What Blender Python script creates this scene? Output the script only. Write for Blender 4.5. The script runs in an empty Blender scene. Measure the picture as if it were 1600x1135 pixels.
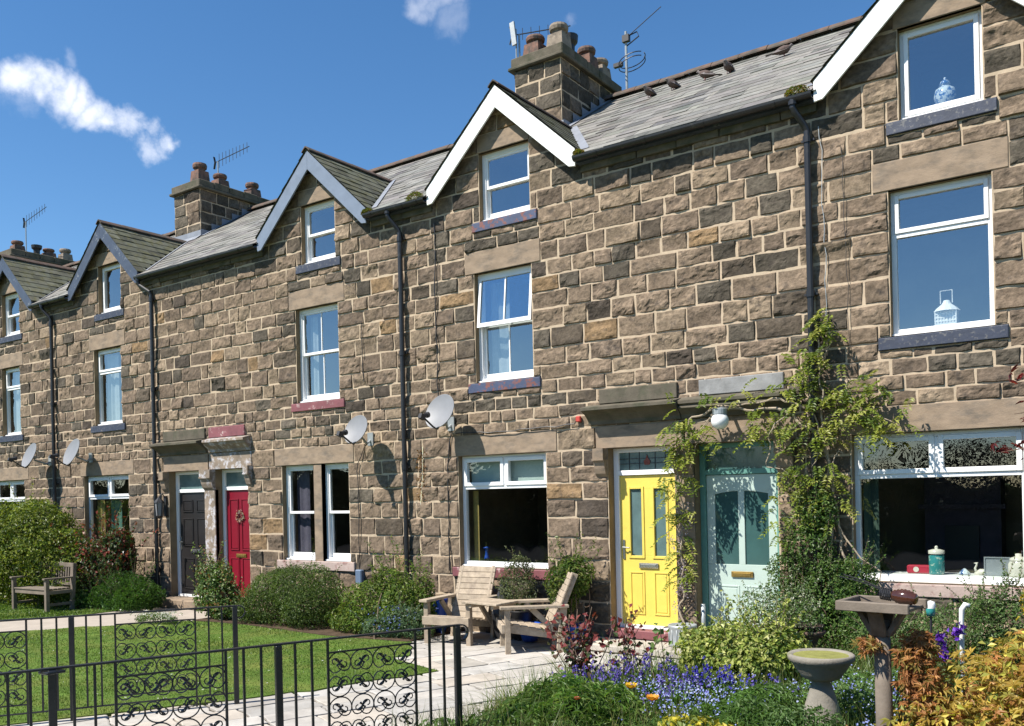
import bpy, math, random
import numpy as np
from mathutils import Vector, Matrix
R = math.radians
scene = bpy.context.scene
COL = scene.collection
random.seed(5)
rng = np.random.default_rng(11)

# ------------------------------------------------------------------ camera
cam_d = bpy.data.cameras.new("camera")
cam = bpy.data.objects.new("camera", cam_d); COL.objects.link(cam)
yaw, roll = R(35.439), R(-1.2646)
_fw = Vector((-math.sin(yaw), math.cos(yaw), 0)); _rt = Vector((math.cos(yaw), math.sin(yaw), 0)); _up = Vector((0, 0, 1))
_r = _rt*math.cos(roll) + _up*math.sin(roll); _u = _up*math.cos(roll) - _rt*math.sin(roll)
M4 = Matrix((_r, _u, -_fw)).transposed().to_4x4(); M4.translation = (0, -10.606, 2.0416)
cam.matrix_world = M4
cam_d.sensor_width = 36.0; cam_d.lens = 36.0*1411.95/1600; cam_d.shift_y = 204.4/1600
cam_d.clip_start = 0.05; cam_d.clip_end = 3000
scene.camera = cam

# ------------------------------------------------------------------ sky, sun, exposure
SUN_DIR = Vector((0.58, 1.0, -1.5)).normalized()          # the way the light travels
to_sun = -SUN_DIR
world = bpy.data.worlds.new("World"); scene.world = world; world.use_nodes = True
nt = world.node_tree; nt.nodes.clear()
def N(t, typ, **kw):
    n = t.nodes.new(typ)
    for k, v in kw.items(): setattr(n, k, v)
    return n
sky = N(nt, 'ShaderNodeTexSky'); sky.sky_type = 'NISHITA'; sky.sun_disc = False
sky.sun_elevation = math.asin(to_sun.z); sky.sun_rotation = math.atan2(to_sun.x, to_sun.y)
sky.air_density = 1.0; sky.dust_density = 0.05; sky.ozone_density = 3.0; sky.altitude = 100
hs = N(nt, 'ShaderNodeHueSaturation'); hs.inputs['Saturation'].default_value = 1.22; hs.inputs['Value'].default_value = 1.0
nt.links.new(sky.outputs[0], hs.inputs['Color'])
# clouds: a wisp of small puffs, each a direction on the sky
geo = N(nt, 'ShaderNodeTexCoord')
noi = N(nt, 'ShaderNodeTexNoise'); noi.inputs['Scale'].default_value = 20; noi.inputs['Detail'].default_value = 7; noi.inputs['Roughness'].default_value = .56
nt.links.new(geo.outputs['Generated'], noi.inputs['Vector'])
sub = N(nt, 'ShaderNodeVectorMath', operation='SUBTRACT'); nt.links.new(noi.outputs['Color'], sub.inputs[0]); sub.inputs[1].default_value = (.5, .5, .5)
scl = N(nt, 'ShaderNodeVectorMath', operation='SCALE'); nt.links.new(sub.outputs[0], scl.inputs[0]); scl.inputs['Scale'].default_value = .07
add = N(nt, 'ShaderNodeVectorMath', operation='ADD'); nt.links.new(geo.outputs['Generated'], add.inputs[0]); nt.links.new(scl.outputs[0], add.inputs[1])
PUFFS = [(-0.8292, 0.4106, 0.3793, 0.0204, 0.855), (-0.8195, 0.4253, 0.3841, 0.0235, 0.9), (-0.8128, 0.4393, 0.3826, 0.0255, 0.9), (-0.8078, 0.4534, 0.3767, 0.0235, 0.9), (-0.8027, 0.4689, 0.3686, 0.0224, 0.855), (-0.798, 0.4819, 0.362, 0.0194, 0.81), (-0.7902, 0.4948, 0.3617, 0.0184, 0.765), (-0.7835, 0.5079, 0.3581, 0.0173, 0.765), (-0.7792, 0.5173, 0.3538, 0.0143, 0.7200000000000001), (-0.7901, 0.509, 0.3415, 0.0153, 0.54), (-0.7837, 0.5146, 0.3479, 0.0133, 0.49500000000000005), (-0.8304, 0.4177, 0.3688, 0.0214, 0.27), (-0.8021, 0.436, 0.408, 0.0122, 0.18000000000000002), (-0.5566, 0.6821, 0.4742, 0.0194, 0.315), (-0.5668, 0.6704, 0.4788, 0.0194, 0.36000000000000004), (-0.5542, 0.6933, 0.4606, 0.0173, 0.18000000000000002), (-0.4559, 0.7608, 0.4619, 0.0102, 0.12600000000000003)]
acc = None
for (dx, dy, dz, rad, amt) in PUFFS:
    ds = N(nt, 'ShaderNodeVectorMath', operation='DISTANCE'); nt.links.new(add.outputs[0], ds.inputs[0]); ds.inputs[1].default_value = (dx, dy, dz)
    mr = N(nt, 'ShaderNodeMapRange', interpolation_type='SMOOTHSTEP'); nt.links.new(ds.outputs['Value'], mr.inputs['Value'])
    mr.inputs['From Min'].default_value = rad; mr.inputs['From Max'].default_value = rad*.05; mr.inputs['To Min'].default_value = 0; mr.inputs['To Max'].default_value = amt
    if acc is None: acc = mr.outputs[0]
    else:
        mx = N(nt, 'ShaderNodeMath', operation='MAXIMUM'); nt.links.new(acc, mx.inputs[0]); nt.links.new(mr.outputs[0], mx.inputs[1]); acc = mx.outputs[0]
mixc = N(nt, 'ShaderNodeMix', data_type='RGBA'); nt.links.new(acc, mixc.inputs['Factor']); nt.links.new(hs.outputs[0], mixc.inputs['A']); mixc.inputs['B'].default_value = (7.4, 7.6, 8.3, 1)
bg = N(nt, 'ShaderNodeBackground'); bg.inputs['Strength'].default_value = 0.085; nt.links.new(mixc.outputs['Result'], bg.inputs['Color'])
out = N(nt, 'ShaderNodeOutputWorld'); nt.links.new(bg.outputs[0], out.inputs['Surface'])
sun_d = bpy.data.lights.new("sun", 'SUN'); sun_d.energy = 4.6; sun_d.angle = R(.53); sun_d.color = (1.0, .945, .86)
sun = bpy.data.objects.new("sun", sun_d); COL.objects.link(sun); sun.rotation_euler = SUN_DIR.to_track_quat('-Z', 'Y').to_euler(); sun.location = (-8, -20, 25)
scene.view_settings.view_transform = 'Standard'; scene.view_settings.look = 'None'; scene.view_settings.exposure = 0.92; scene.view_settings.gamma = 1
scene.cycles.max_bounces = 6; scene.cycles.transparent_max_bounces = 12; scene.cycles.glossy_bounces = 3; scene.cycles.diffuse_bounces = 3
scene.cycles.caustics_reflective = False; scene.cycles.caustics_refractive = False

# ------------------------------------------------------------------ noise in numpy
_perm = np.random.default_rng(3).random(4096)
def vnoise(p, seed=0):
    p = np.asarray(p, float); i = np.floor(p).astype(int); f = p - i; f = f*f*(3-2*f)
    def h(a, b, c): return _perm[(a*73 + b*1571 + c*3119 + seed*977) % 4096]
    x, y, z = i[..., 0], i[..., 1], i[..., 2]; r = 0
    for a in (0, 1):
        for b in (0, 1):
            for c in (0, 1):
                w = (f[..., 0] if a else 1-f[..., 0])*(f[..., 1] if b else 1-f[..., 1])*(f[..., 2] if c else 1-f[..., 2])
                r = r + w*h(x+a, y+b, z+c)
    return r*2-1
def fbm(p, o=3, seed=0):
    s = 0; a = 1; q = np.asarray(p, float)
    for k in range(o): s = s + a*vnoise(q, seed+k); q = q*2.03+7.7; a *= .5
    return s

# ------------------------------------------------------------------ mesh builder
class MB:
    def __init__(s): s.v = []; s.f = []; s.m = []; s.c = []; s.n = 0
    def raw(s, v, f, mi=0, col=(1, 1, 1)):
        v = np.asarray(v, float).reshape(-1, 3); o = s.n
        s.v.append(v); s.n += len(v)
        c = np.asarray(col, float)
        s.c.append(np.tile(c, (len(v), 1)) if c.ndim == 1 else c)
        if isinstance(f, np.ndarray): s.f.extend((f+o).tolist()); k = len(f)
        else: s.f.extend([[i+o for i in q] for q in f]); k = len(f)
        s.m.extend([mi]*k)
        return s
    def quad(s, a, b, c, d, mi=0, col=(1, 1, 1)): return s.raw([a, b, c, d], [(0, 1, 2, 3)], mi, col)
    def box(s, x0, x1, y0, y1, z0, z1, mi=0, col=(1, 1, 1)):
        return s.raw([(x, y, z) for z in (z0, z1) for y in (y0, y1) for x in (x0, x1)],
                     [(0, 2, 3, 1), (4, 5, 7, 6), (0, 1, 5, 4), (2, 6, 7, 3), (0, 4, 6, 2), (1, 3, 7, 5)], mi, col)
    def obox(s, c, sx, sy, sz, rot, mi=0, col=(1, 1, 1)):
        v = [Vector(c) + rot @ Vector((x*sx/2, y*sy/2, z*sz/2)) for z in (-1, 1) for y in (-1, 1) for x in (-1, 1)]
        return s.raw(v, [(0, 2, 3, 1), (4, 5, 7, 6), (0, 1, 5, 4), (2, 6, 7, 3), (0, 4, 6, 2), (1, 3, 7, 5)], mi, col)
    def bar(s, p0, p1, w, h, mi=0, up=(0, 0, 1), col=(1, 1, 1)):
        p0, p1 = Vector(p0), Vector(p1); d = (p1-p0); L = d.length; d.normalize()
        u = Vector(up); sd = d.cross(u)
        if sd.length < 1e-4: u = Vector((0, 1, 0)); sd = d.cross(u)
        sd.normalize(); u = sd.cross(d)
        return s.obox((p0+p1)/2, w, L, h, Matrix((sd, d, u)).transposed(), mi, col)
    def tube(s, pts, r, n=6, mi=0, caps=True, col=(1, 1, 1)):
        P = [Vector(p) for p in pts]; k = len(P); rr = r if hasattr(r, '__len__') else [r]*k
        T = [(P[min(i+1, k-1)]-P[max(i-1, 0)]).normalized() for i in range(k)]
        u = T[0].orthogonal().normalized(); vs = []
        for i in range(k):
            u = (u - T[i]*u.dot(T[i]))
            u = u.normalized() if u.length > 1e-5 else T[i].orthogonal().normalized()
            w = T[i].cross(u)
            for j in range(n):
                a = 2*math.pi*j/n; vs.append(P[i] + (u*math.cos(a)+w*math.sin(a))*rr[i])
        fs = [(i*n+j, i*n+(j+1) % n, (i+1)*n+(j+1) % n, (i+1)*n+j) for i in range(k-1) for j in range(n)]
        if caps: fs += [tuple(range(n))[::-1], tuple((k-1)*n+j for j in range(n))]
        return s.raw(vs, fs, mi, col)
    def lathe(s, prof, c=(0, 0, 0), n=20, mi=0, rot=None, col=(1, 1, 1), cap=False):
        vs = []; c = Vector(c)
        for (r, z) in prof:
            for j in range(n):
                a = 2*math.pi*j/n; q = Vector((r*math.cos(a), r*math.sin(a), z)); vs.append(c + (rot @ q if rot else q))
        k = len(prof)
        fs = [(i*n+j, i*n+(j+1) % n, (i+1)*n+(j+1) % n, (i+1)*n+j) for i in range(k-1) for j in range(n)]
        if cap: fs += [tuple(range(n))[::-1], tuple((k-1)*n+j for j in range(n))]
        return s.raw(vs, fs, mi, col)
    def prism(s, poly, axis, a0, a1, mi=0, col=(1, 1, 1)):
        n = len(poly)
        def P(p, a): return {'y': (p[0], a, p[1]), 'x': (a, p[0], p[1]), 'z': (p[0], p[1], a)}[axis]
        return s.raw([P(p, a0) for p in poly]+[P(p, a1) for p in poly],
                     [tuple(range(n)), tuple(range(n, 2*n))[::-1]] + [(i, (i+1) % n, n+(i+1) % n, n+i)[::-1] for i in range(n)], mi, col)
    def ball(s, c, rx, ry=None, rz=None, n=12, m=8, mi=0, col=(1, 1, 1)):
        ry = ry or rx; rz = rz or rx
        vs = [(c[0]+rx*math.sin(math.pi*i/m)*math.cos(2*math.pi*j/n), c[1]+ry*math.sin(math.pi*i/m)*math.sin(2*math.pi*j/n), c[2]+rz*math.cos(math.pi*i/m)) for i in range(m+1) for j in range(n)]
        return s.raw(vs, [(i*n+j, (i+1)*n+j, (i+1)*n+(j+1) % n, i*n+(j+1) % n) for i in range(m) for j in range(n)], mi, col)
    def leaves(s, cen, nor, size, aspect=.5, cols=None, mi=0, along=None):
        """one folded diamond per leaf"""
        cen = np.asarray(cen, float); k = len(cen)
        nor = nor/np.maximum(np.linalg.norm(nor, axis=1, keepdims=True), 1e-6)
        t = rng.normal(size=(k, 3)) if along is None else along + rng.normal(size=(k, 3))*.35
        t = t - nor*np.sum(t*nor, axis=1, keepdims=True); t /= np.maximum(np.linalg.norm(t, axis=1, keepdims=True), 1e-6)
        b = np.cross(nor, t); L = np.asarray(size).reshape(-1, 1)*np.ones((k, 1)); W = L*aspect*.5
        up = nor*L*.14
        base = cen - t*L*.5; tip = cen + t*L*.5 - nor*L*.12
        v = np.stack([base, cen - t*L*.05 + b*W + up, tip, cen - t*L*.05 - b*W + up], 1).reshape(-1, 3)
        i = np.arange(k)[:, None]*4
        f = np.concatenate([i+np.array([[0, 1, 2]]), i+np.array([[0, 2, 3]])], 0)
        c = np.repeat(cols, 4, axis=0) if cols is not None else np.ones((k*4, 3))
        return s.raw(v, f, mi, c)
    def build(s, name, mats, parent=None, world=True, smooth=False, bevel=0):
        v = np.concatenate(s.v) if s.v else np.zeros((0, 3))
        if parent is not None and world:
            q = parent; off = Vector((0, 0, 0))
            while q is not None: off = off + q.location; q = q.parent
            v = v - np.array(off)
        me = bpy.data.meshes.new(name); me.from_pydata(v.tolist(), [], s.f)
        if not isinstance(mats, (list, tuple)): mats = [mats]
        for m in mats: me.materials.append(m)
        if len(mats) > 1: me.polygons.foreach_set('material_index', s.m)
        c = np.concatenate(s.c); c = np.concatenate([c, np.ones((len(c), 1))], 1).astype(np.float32)
        at = me.color_attributes.new('tint', 'FLOAT_COLOR', 'POINT'); at.data.foreach_set('color', c.ravel())
        if smooth: me.polygons.foreach_set('use_smooth', [True]*len(me.polygons))
        me.update()
        o = bpy.data.objects.new(name, me); COL.objects.link(o)
        if parent is not None: o.parent = parent
        if bevel:
            b = o.modifiers.new('bevel', 'BEVEL'); b.width = bevel; b.segments = 1; b.limit_method = 'ANGLE'
        return o
def tag(o, label=None, cat=None, group=None, kind=None):
    if label: o['label'] = label
    if cat: o['category'] = cat
    if group: o['group'] = group
    if kind: o['kind'] = kind
    return o
def thing(name, label, cat, loc=(0, 0, 0), rz=0, group=None):
    o = bpy.data.objects.new(name, None); COL.objects.link(o); o.location = loc; o.rotation_euler = (0, 0, rz); o.empty_display_size = .2
    return tag(o, label, cat, group)

# ------------------------------------------------------------------ materials
def material(name, col, rough=.6, var=0., vscale=4., bump=0., bscale=40., metal=0., spec=.5, attr=False, col2=None, c2scale=3., c2lo=.5, c2hi=.62, stretch=(1, 1, 1), coat=0.):
    m = bpy.data.materials.new(name); m.use_nodes = True; t = m.node_tree; b = t.nodes['Principled BSDF']
    b.inputs['Roughness'].default_value = rough; b.inputs['Metallic'].default_value = metal; b.inputs['Specular IOR Level'].default_value = spec
    if coat: b.inputs['Coat Weight'].default_value = coat; b.inputs['Coat Roughness'].default_value = .15
    tc = N(t, 'ShaderNodeTexCoord'); mp = N(t, 'ShaderNodeMapping'); mp.inputs['Scale'].default_value = stretch; t.links.new(tc.outputs['Object'], mp.inputs[0])
    c = N(t, 'ShaderNodeRGB'); c.outputs[0].default_value = (*col, 1); src = c.outputs[0]
    if attr:
        a = N(t, 'ShaderNodeAttribute'); a.attribute_name = 'tint'
        mm = N(t, 'ShaderNodeMix', data_type='RGBA', blend_type='MULTIPLY'); mm.inputs['Factor'].default_value = 1; t.links.new(src, mm.inputs['A']); t.links.new(a.outputs['Color'], mm.inputs['B']); src = mm.outputs['Result']
    if col2 is not None:
        n2 = N(t, 'ShaderNodeTexNoise'); n2.inputs['Scale'].default_value = c2scale; n2.inputs['Detail'].default_value = 6; n2.inputs['Roughness'].default_value = .65; t.links.new(mp.outputs[0], n2.inputs['Vector'])
        r = N(t, 'ShaderNodeMapRange'); r.inputs['From Min'].default_value = c2lo; r.inputs['From Max'].default_value = c2hi; t.links.new(n2.outputs['Fac'], r.inputs['Value'])
        mm = N(t, 'ShaderNodeMix', data_type='RGBA'); t.links.new(r.outputs[0], mm.inputs['Factor']); t.links.new(src, mm.inputs['A']); mm.inputs['B'].default_value = (*col2, 1); src = mm.outputs['Result']
    if var:
        n1 = N(t, 'ShaderNodeTexNoise'); n1.inputs['Scale'].default_value = vscale; n1.inputs['Detail'].default_value = 6; n1.inputs['Roughness'].default_value = .6; t.links.new(mp.outputs[0], n1.inputs['Vector'])
        r = N(t, 'ShaderNodeMapRange'); r.inputs['From Min'].default_value = .25; r.inputs['From Max'].default_value = .75; r.inputs['To Min'].default_value = 1-var; r.inputs['To Max'].default_value = 1+var; t.links.new(n1.outputs['Fac'], r.inputs['Value'])
        mm = N(t, 'ShaderNodeVectorMath', operation='SCALE'); t.links.new(src, mm.inputs[0]); t.links.new(r.outputs[0], mm.inputs['Scale']); src = mm.outputs[0]
    t.links.new(src, b.inputs['Base Color'])
    if bump:
        nb = N(t, 'ShaderNodeTexNoise'); nb.inputs['Scale'].default_value = bscale; nb.inputs['Detail'].default_value = 5; nb.inputs['Roughness'].default_value = .65; t.links.new(mp.outputs[0], nb.inputs['Vector'])
        bp = N(t, 'ShaderNodeBump'); bp.inputs['Strength'].default_value = bump; bp.inputs['Distance'].default_value = .01; t.links.new(nb.outputs['Fac'], bp.inputs['Height']); t.links.new(bp.outputs[0], b.inputs['Normal'])
    return m
def leaf_material(name, trans=.35, rough=.45):
    m = bpy.data.materials.new(name); m.use_nodes = True; t = m.node_tree; b = t.nodes['Principled BSDF']; o = t.nodes['Material Output']
    a = N(t, 'ShaderNodeAttribute'); a.attribute_name = 'tint'
    b.inputs['Roughness'].default_value = rough; b.inputs['Specular IOR Level'].default_value = .35; t.links.new(a.outputs['Color'], b.inputs['Base Color'])
    tr = N(t, 'ShaderNodeBsdfTranslucent'); mm = N(t, 'ShaderNodeMix', data_type='RGBA', blend_type='MULTIPLY'); mm.inputs['Factor'].default_value = 1
    t.links.new(a.outputs['Color'], mm.inputs['A']); mm.inputs['B'].default_value = (1.25, 1.3, .55, 1); t.links.new(mm.outputs['Result'], tr.inputs['Color'])
    mx = N(t, 'ShaderNodeMixShader'); mx.inputs[0].default_value = trans; t.links.new(b.outputs[0], mx.inputs[1]); t.links.new(tr.outputs[0], mx.inputs[2]); t.links.new(mx.outputs[0], o.inputs['Surface'])
    return m
def glass_material(name, refl, tint=(.9, .95, .95), wave=.02):
    m = bpy.data.materials.new(name); m.use_nodes = True; t = m.node_tree; o = t.nodes['Material Output']; t.nodes.remove(t.nodes['Principled BSDF'])
    tr = N(t, 'ShaderNodeBsdfTransparent'); tr.inputs['Color'].default_value = (*tint, 1)
    g = N(t, 'ShaderNodeBsdfGlossy'); g.inputs['Roughness'].default_value = 0.0; g.inputs['Color'].default_value = (.95, .97, 1, 1)
    tc = N(t, 'ShaderNodeTexCoord'); nb = N(t, 'ShaderNodeTexNoise'); nb.inputs['Scale'].default_value = 2.2; nb.inputs['Detail'].default_value = 1; t.links.new(tc.outputs['Object'], nb.inputs['Vector'])
    bp = N(t, 'ShaderNodeBump'); bp.inputs['Strength'].default_value = wave; bp.inputs['Distance'].default_value = .05; t.links.new(nb.outputs['Fac'], bp.inputs['Height']); t.links.new(bp.outputs[0], g.inputs['Normal'])
    fr = N(t, 'ShaderNodeFresnel'); gm = N(t, 'ShaderNodeNewGeometry'); io = N(t, 'ShaderNodeMapRange'); io.inputs['To Min'].default_value = 1.5; io.inputs['To Max'].default_value = 1/1.5
    t.links.new(gm.outputs['Backfacing'], io.inputs['Value']); t.links.new(io.outputs[0], fr.inputs['IOR'])   # the same pane from either side
    ad = N(t, 'ShaderNodeMath', operation='ADD', use_clamp=True); t.links.new(fr.outputs[0], ad.inputs[0]); ad.inputs[1].default_value = refl
    mx = N(t, 'ShaderNodeMixShader'); t.links.new(ad.outputs[0], mx.inputs[0]); t.links.new(tr.outputs[0], mx.inputs[1]); t.links.new(g.outputs[0], mx.inputs[2]); t.links.new(mx.outputs[0], o.inputs['Surface'])
    return m
m_stone = material('rock_faced_sandstone', (1, 1, 1), .93, var=.42, vscale=20, bump=.9, bscale=34, attr=True, col2=(.062, .052, .044), c2scale=8, c2lo=.53, c2hi=.74, spec=.15)
m_mortar = material('lime_mortar', (.46, .365, .26), .95, var=.2, vscale=7, bump=.4, bscale=70, spec=.1)
m_dressed = material('dressed_sandstone', (.275, .208, .148), .9, var=.25, vscale=4, bump=.3, bscale=45, spec=.2, col2=(.15, .125, .10), c2scale=3.5, c2lo=.48, c2hi=.72, stretch=(1, 1, 2.2))
m_dressed_grey = material('weathered_dressed_stone', (.115, .10, .075), .92, var=.3, vscale=5, bump=.4, bscale=40, spec=.2, col2=(.075, .075, .05), c2scale=3, c2lo=.48, c2hi=.65)
m_jamb = material('jamb_sandstone', (.24, .175, .105), .92, var=.25, vscale=4, bump=.4, bscale=35, spec=.15)
m_slate = material('roof_slate', (1, 1, 1), .62, var=.25, vscale=6, bump=.25, bscale=30, attr=True, spec=.45, col2=(.30, .30, .25), c2scale=9, c2lo=.6, c2hi=.72)
m_moss_slate = material('mossy_roof_slate', (.62, .62, .5), .75, var=.3, vscale=6, bump=.35, bscale=30, attr=True, spec=.3, col2=(.11, .105, .05), c2scale=7, c2lo=.48, c2hi=.62)
m_ridge = material('terracotta_ridge', (.12, .08, .062), .88, var=.35, vscale=6, bump=.3, spec=.2, col2=(.085, .075, .062), c2scale=5, c2lo=.44, c2hi=.6)
m_pot = material('terracotta_pot', (.185, .105, .08), .88, var=.35, vscale=8, bump=.2, spec=.2, col2=(.085, .07, .06), c2scale=6, c2lo=.44, c2hi=.6)
m_buff = material('buff_fireclay', (.25, .205, .16), .9, var=.3, vscale=8, bump=.25, spec=.2, col2=(.10, .085, .07), c2scale=5, c2lo=.5, c2hi=.68)
m_white = material('white_upvc', (.82, .82, .81), .32, var=.04, vscale=3, spec=.5)
m_whitewood = material('white_gloss_paint', (.80, .80, .77), .45, var=.09, vscale=5, bump=.08, bscale=20, col2=(.55, .55, .47), c2scale=4, c2lo=.6, c2hi=.8)
m_navy = material('slate_blue_paint', (.055, .066, .095), .45, var=.25, vscale=6, bump=.1, spec=.5, col2=(.2, .21, .22), c2scale=9, c2lo=.6, c2hi=.68)
m_greyblue = material('grey_blue_paint', (.17, .205, .265), .45, var=.15, vscale=5, bump=.08)
m_lead = material('lead_flashing', (.22, .235, .265), .5, var=.2, vscale=5, bump=.2, bscale=15, spec=.5)
m_iron_black = material('black_gutter_plastic', (.018, .018, .02), .38, var=.2, vscale=4, spec=.5, col2=(.06, .058, .052), c2scale=6, c2lo=.6, c2hi=.75)
m_sill_navy = material('flaking_navy_sill', (.032, .040, .066), .6, var=.2, vscale=8, bump=.3, bscale=25, col2=(.11, .11, .115), c2scale=22, c2lo=.56, c2hi=.62)
m_sill_red = material('flaking_red_navy_sill', (.05, .065, .12), .6, var=.2, bump=.35, bscale=25, col2=(.17, .065, .055), c2scale=11, c2lo=.53, c2hi=.57)
m_sill_maroon = material('faded_maroon_sill', (.19, .062, .07), .65, var=.25, vscale=6, bump=.3, bscale=25, col2=(.42, .31, .29), c2scale=8, c2lo=.58, c2hi=.66)
m_sill_stone = material('patched_pink_sill', (.40, .31, .27), .85, var=.2, bump=.4, bscale=25, col2=(.2, .10, .09), c2scale=5, c2lo=.52, c2hi=.62)
m_room = material('room_wallpaper', (.20, .165, .11), .9, var=.5, vscale=1.2)
m_curtain = material('curtain_cloth', (.30, .33, .33), .9, var=.2, vscale=9)
m_curtain_green = material('green_curtain_cloth', (.09, .20, .15), .9, var=.2, vscale=9)
m_curtain_dark = material('purple_grey_curtain_cloth', (.10, .085, .12), .9, var=.2, vscale=9)
m_curtain_moss = material('moss_curtain_cloth', (.05, .085, .062), .9, var=.2, vscale=9)
m_curtain_gold = material('ochre_curtain_cloth', (.33, .24, .07), .9, var=.2, vscale=9)
m_blind = material('roller_blind', (.42, .50, .46), .9, var=.1, vscale=3)
m_glass = glass_material('window_glass', .23, wave=.05)
m_glass_low = glass_material('parlour_window_glass', .10, (.88, .93, .92), .05)
m_frost = material('obscured_door_glass', (.10, .16, .16), .12, var=.2, vscale=6, spec=.8)
m_frost_teal = material('dark_teal_obscured_glass', (.045, .105, .10), .1, var=.15, vscale=4, spec=.8)  # dark teal is the glass's own colour
m_yellow = material('yellow_door_paint', (.70, .545, .105), .34, var=.08, vscale=3.5, col2=(.56, .42, .10), c2scale=5, c2lo=.6, c2hi=.78, spec=.45)
m_teal = material('mint_door_paint', (.43, .53, .475), .42, var=.07, vscale=3, spec=.4)
m_teal_frame = material('deep_teal_frame_paint', (.12, .28, .235), .42, var=.07, vscale=3, spec=.4)
m_red = material('crimson_door_paint', (.185, .006, .018), .35, var=.1, vscale=3, spec=.45)
m_black = material('black_door_paint', (.022, .02, .02), .32, var=.15, vscale=4, spec=.5)
m_brass = material('tarnished_brass', (.45, .30, .09), .35, var=.2, vscale=20, metal=.9)
m_chrome = material('satin_chrome', (.72, .72, .72), .25, metal=.95, var=.05)
m_galv = material('galvanised_steel', (.33, .355, .36), .48, metal=.35, var=.14, vscale=8, bump=.1, bscale=20)
m_dish = material('grey_dish_paint', (.20, .205, .215), .5, var=.08, vscale=6, spec=.4)
m_dark = material('dark_plastic', (.02, .02, .022), .5)
m_railing = material('black_railing_paint', (.012, .014, .017), .33, var=.3, vscale=9, bump=.15, bscale=60, spec=.55)
m_wood = material('weathered_pine', (.355, .29, .215), .8, var=.25, vscale=5, bump=.35, bscale=30, spec=.25, attr=True, stretch=(3, 3, 3), col2=(.27, .215, .165), c2scale=3, c2lo=.5, c2hi=.7)
m_greywood = material('silvered_teak', (.175, .145, .115), .85, var=.3, vscale=6, bump=.35, bscale=30, spec=.2, attr=True)
m_bark = material('brown_bark', (.17, .125, .09), .9, var=.35, vscale=14, bump=.5, bscale=40, spec=.1)
m_vine = material('pale_vine_bark', (.33, .27, .20), .9, var=.3, vscale=14, bump=.4, bscale=50, spec=.1)
m_flag = material('sandstone_flag', (1, 1, 1), .88, var=.24, vscale=3.5, bump=.35, bscale=22, attr=True, spec=.2, col2=(.23, .205, .165), c2scale=2.6, c2lo=.55, c2hi=.8)
m_joint = material('paving_joint_sand', (.10, .085, .068), .95, var=.3, vscale=9, bump=.3)
m_path = material('worn_concrete_path', (.36, .315, .265), .9, var=.14, vscale=3, bump=.3, bscale=40, spec=.2)
m_soil = material('garden_soil', (.075, .052, .035), .95, var=.4, vscale=9, bump=1, bscale=25, spec=.1)
m_turf = material('turf', (.08, .135, .024), .9, var=.3, vscale=2.2, bump=.6, bscale=60, spec=.1, col2=(.125, .15, .035), c2scale=1.6, c2lo=.45, c2hi=.65)
m_ground = material('rough_ground', (.09, .13, .035), .95, var=.4, vscale=.6, bump=.4, spec=.1)
m_leaf = leaf_material('leaf')
m_far_leaf = leaf_material('far_leaf', 0.0, .85)
m_petal = leaf_material('petal', .3, .6)
m_cast = material('cast_stone', (.23, .21, .175), .92, var=.25, vscale=6, bump=.45, bscale=40, spec=.2, col2=(.15, .16, .07), c2scale=4, c2lo=.54, c2hi=.7)
m_blueplastic = material('cobalt_glaze', (.012, .065, .36), .3, var=.1, spec=.5)
m_lampglass = material('opal_lamp_globe', (.80, .80, .78), .25, spec=.5)
m_water = material('bird_bath_moss', (.20, .20, .05), .7, var=.35, vscale=9, bump=.4)
# ------------------------------------------------------------------ setting: ground, path, sheets
def sheet(name, poly, z, m, thick=None, kind='structure'):
    mb = MB(); n = len(poly)
    mb.raw([(x, y, z) for x, y in poly], [tuple(range(n))])
    if thick: mb.raw([(x, y, z) for x, y in poly]+[(x, y, z-thick) for x, y in poly], [(i, n+i, n+(i+1) % n, (i+1) % n) for i in range(n)])
    o = mb.build(name, m); o['kind'] = kind; return o
sheet('ground', [(-700, -700), (700, -700), (700, 700), (-700, 700)], -.06, m_ground)

# ------------------------------------------------------------------ coursed rock-faced stone
def courses(levels, spans):
    z = [levels[0]]
    for a, b, k in zip(levels[:-1], levels[1:], spans):
        z += [a + (b-a)*(i+1)/k for i in range(k)]
    return z
ZC = [0, .26, .55, .84, 1.12, 1.42, 1.70, 1.95, 2.18, 2.40, 2.62, 2.92, 3.09, 3.26, 3.44, 3.63, 3.83, 4.07, 4.35, 4.62, 4.86, 5.08, 5.30, 5.56, 5.80, 6.04, 6.29, 6.55, 6.80, 7.05, 7.30, 7.55, 7.80, 8.05]
STONE_TONES = [(0.2, 0.149, 0.104), (0.186, 0.139, 0.098), (0.216, 0.164, 0.113), (0.165, 0.123, 0.088), (0.192, 0.143, 0.101), (0.142, 0.107, 0.078), (0.097, 0.077, 0.057), (0.07, 0.056, 0.044), (0.241, 0.183, 0.127), (0.231, 0.154, 0.085)]
STONE_P = np.array([.17, .17, .13, .14, .13, .09, .06, .04, .05, .02]); STONE_P /= STONE_P.sum()
def split_widths(a, b, g, wmin=.24, wmax=.62, prev=()):
    xs = [a]
    while b - xs[-1] > wmax*1.15:
        for _ in range(6):
            w = g.uniform(wmin, wmax)
            if all(abs(xs[-1]+w-p) > .06 for p in prev): break
        if b - (xs[-1]+w) < wmin*.8: w = (b-xs[-1])/2
        xs.append(xs[-1]+w)
    if b - xs[-1] > .0: xs.append(b)
    return xs
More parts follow.
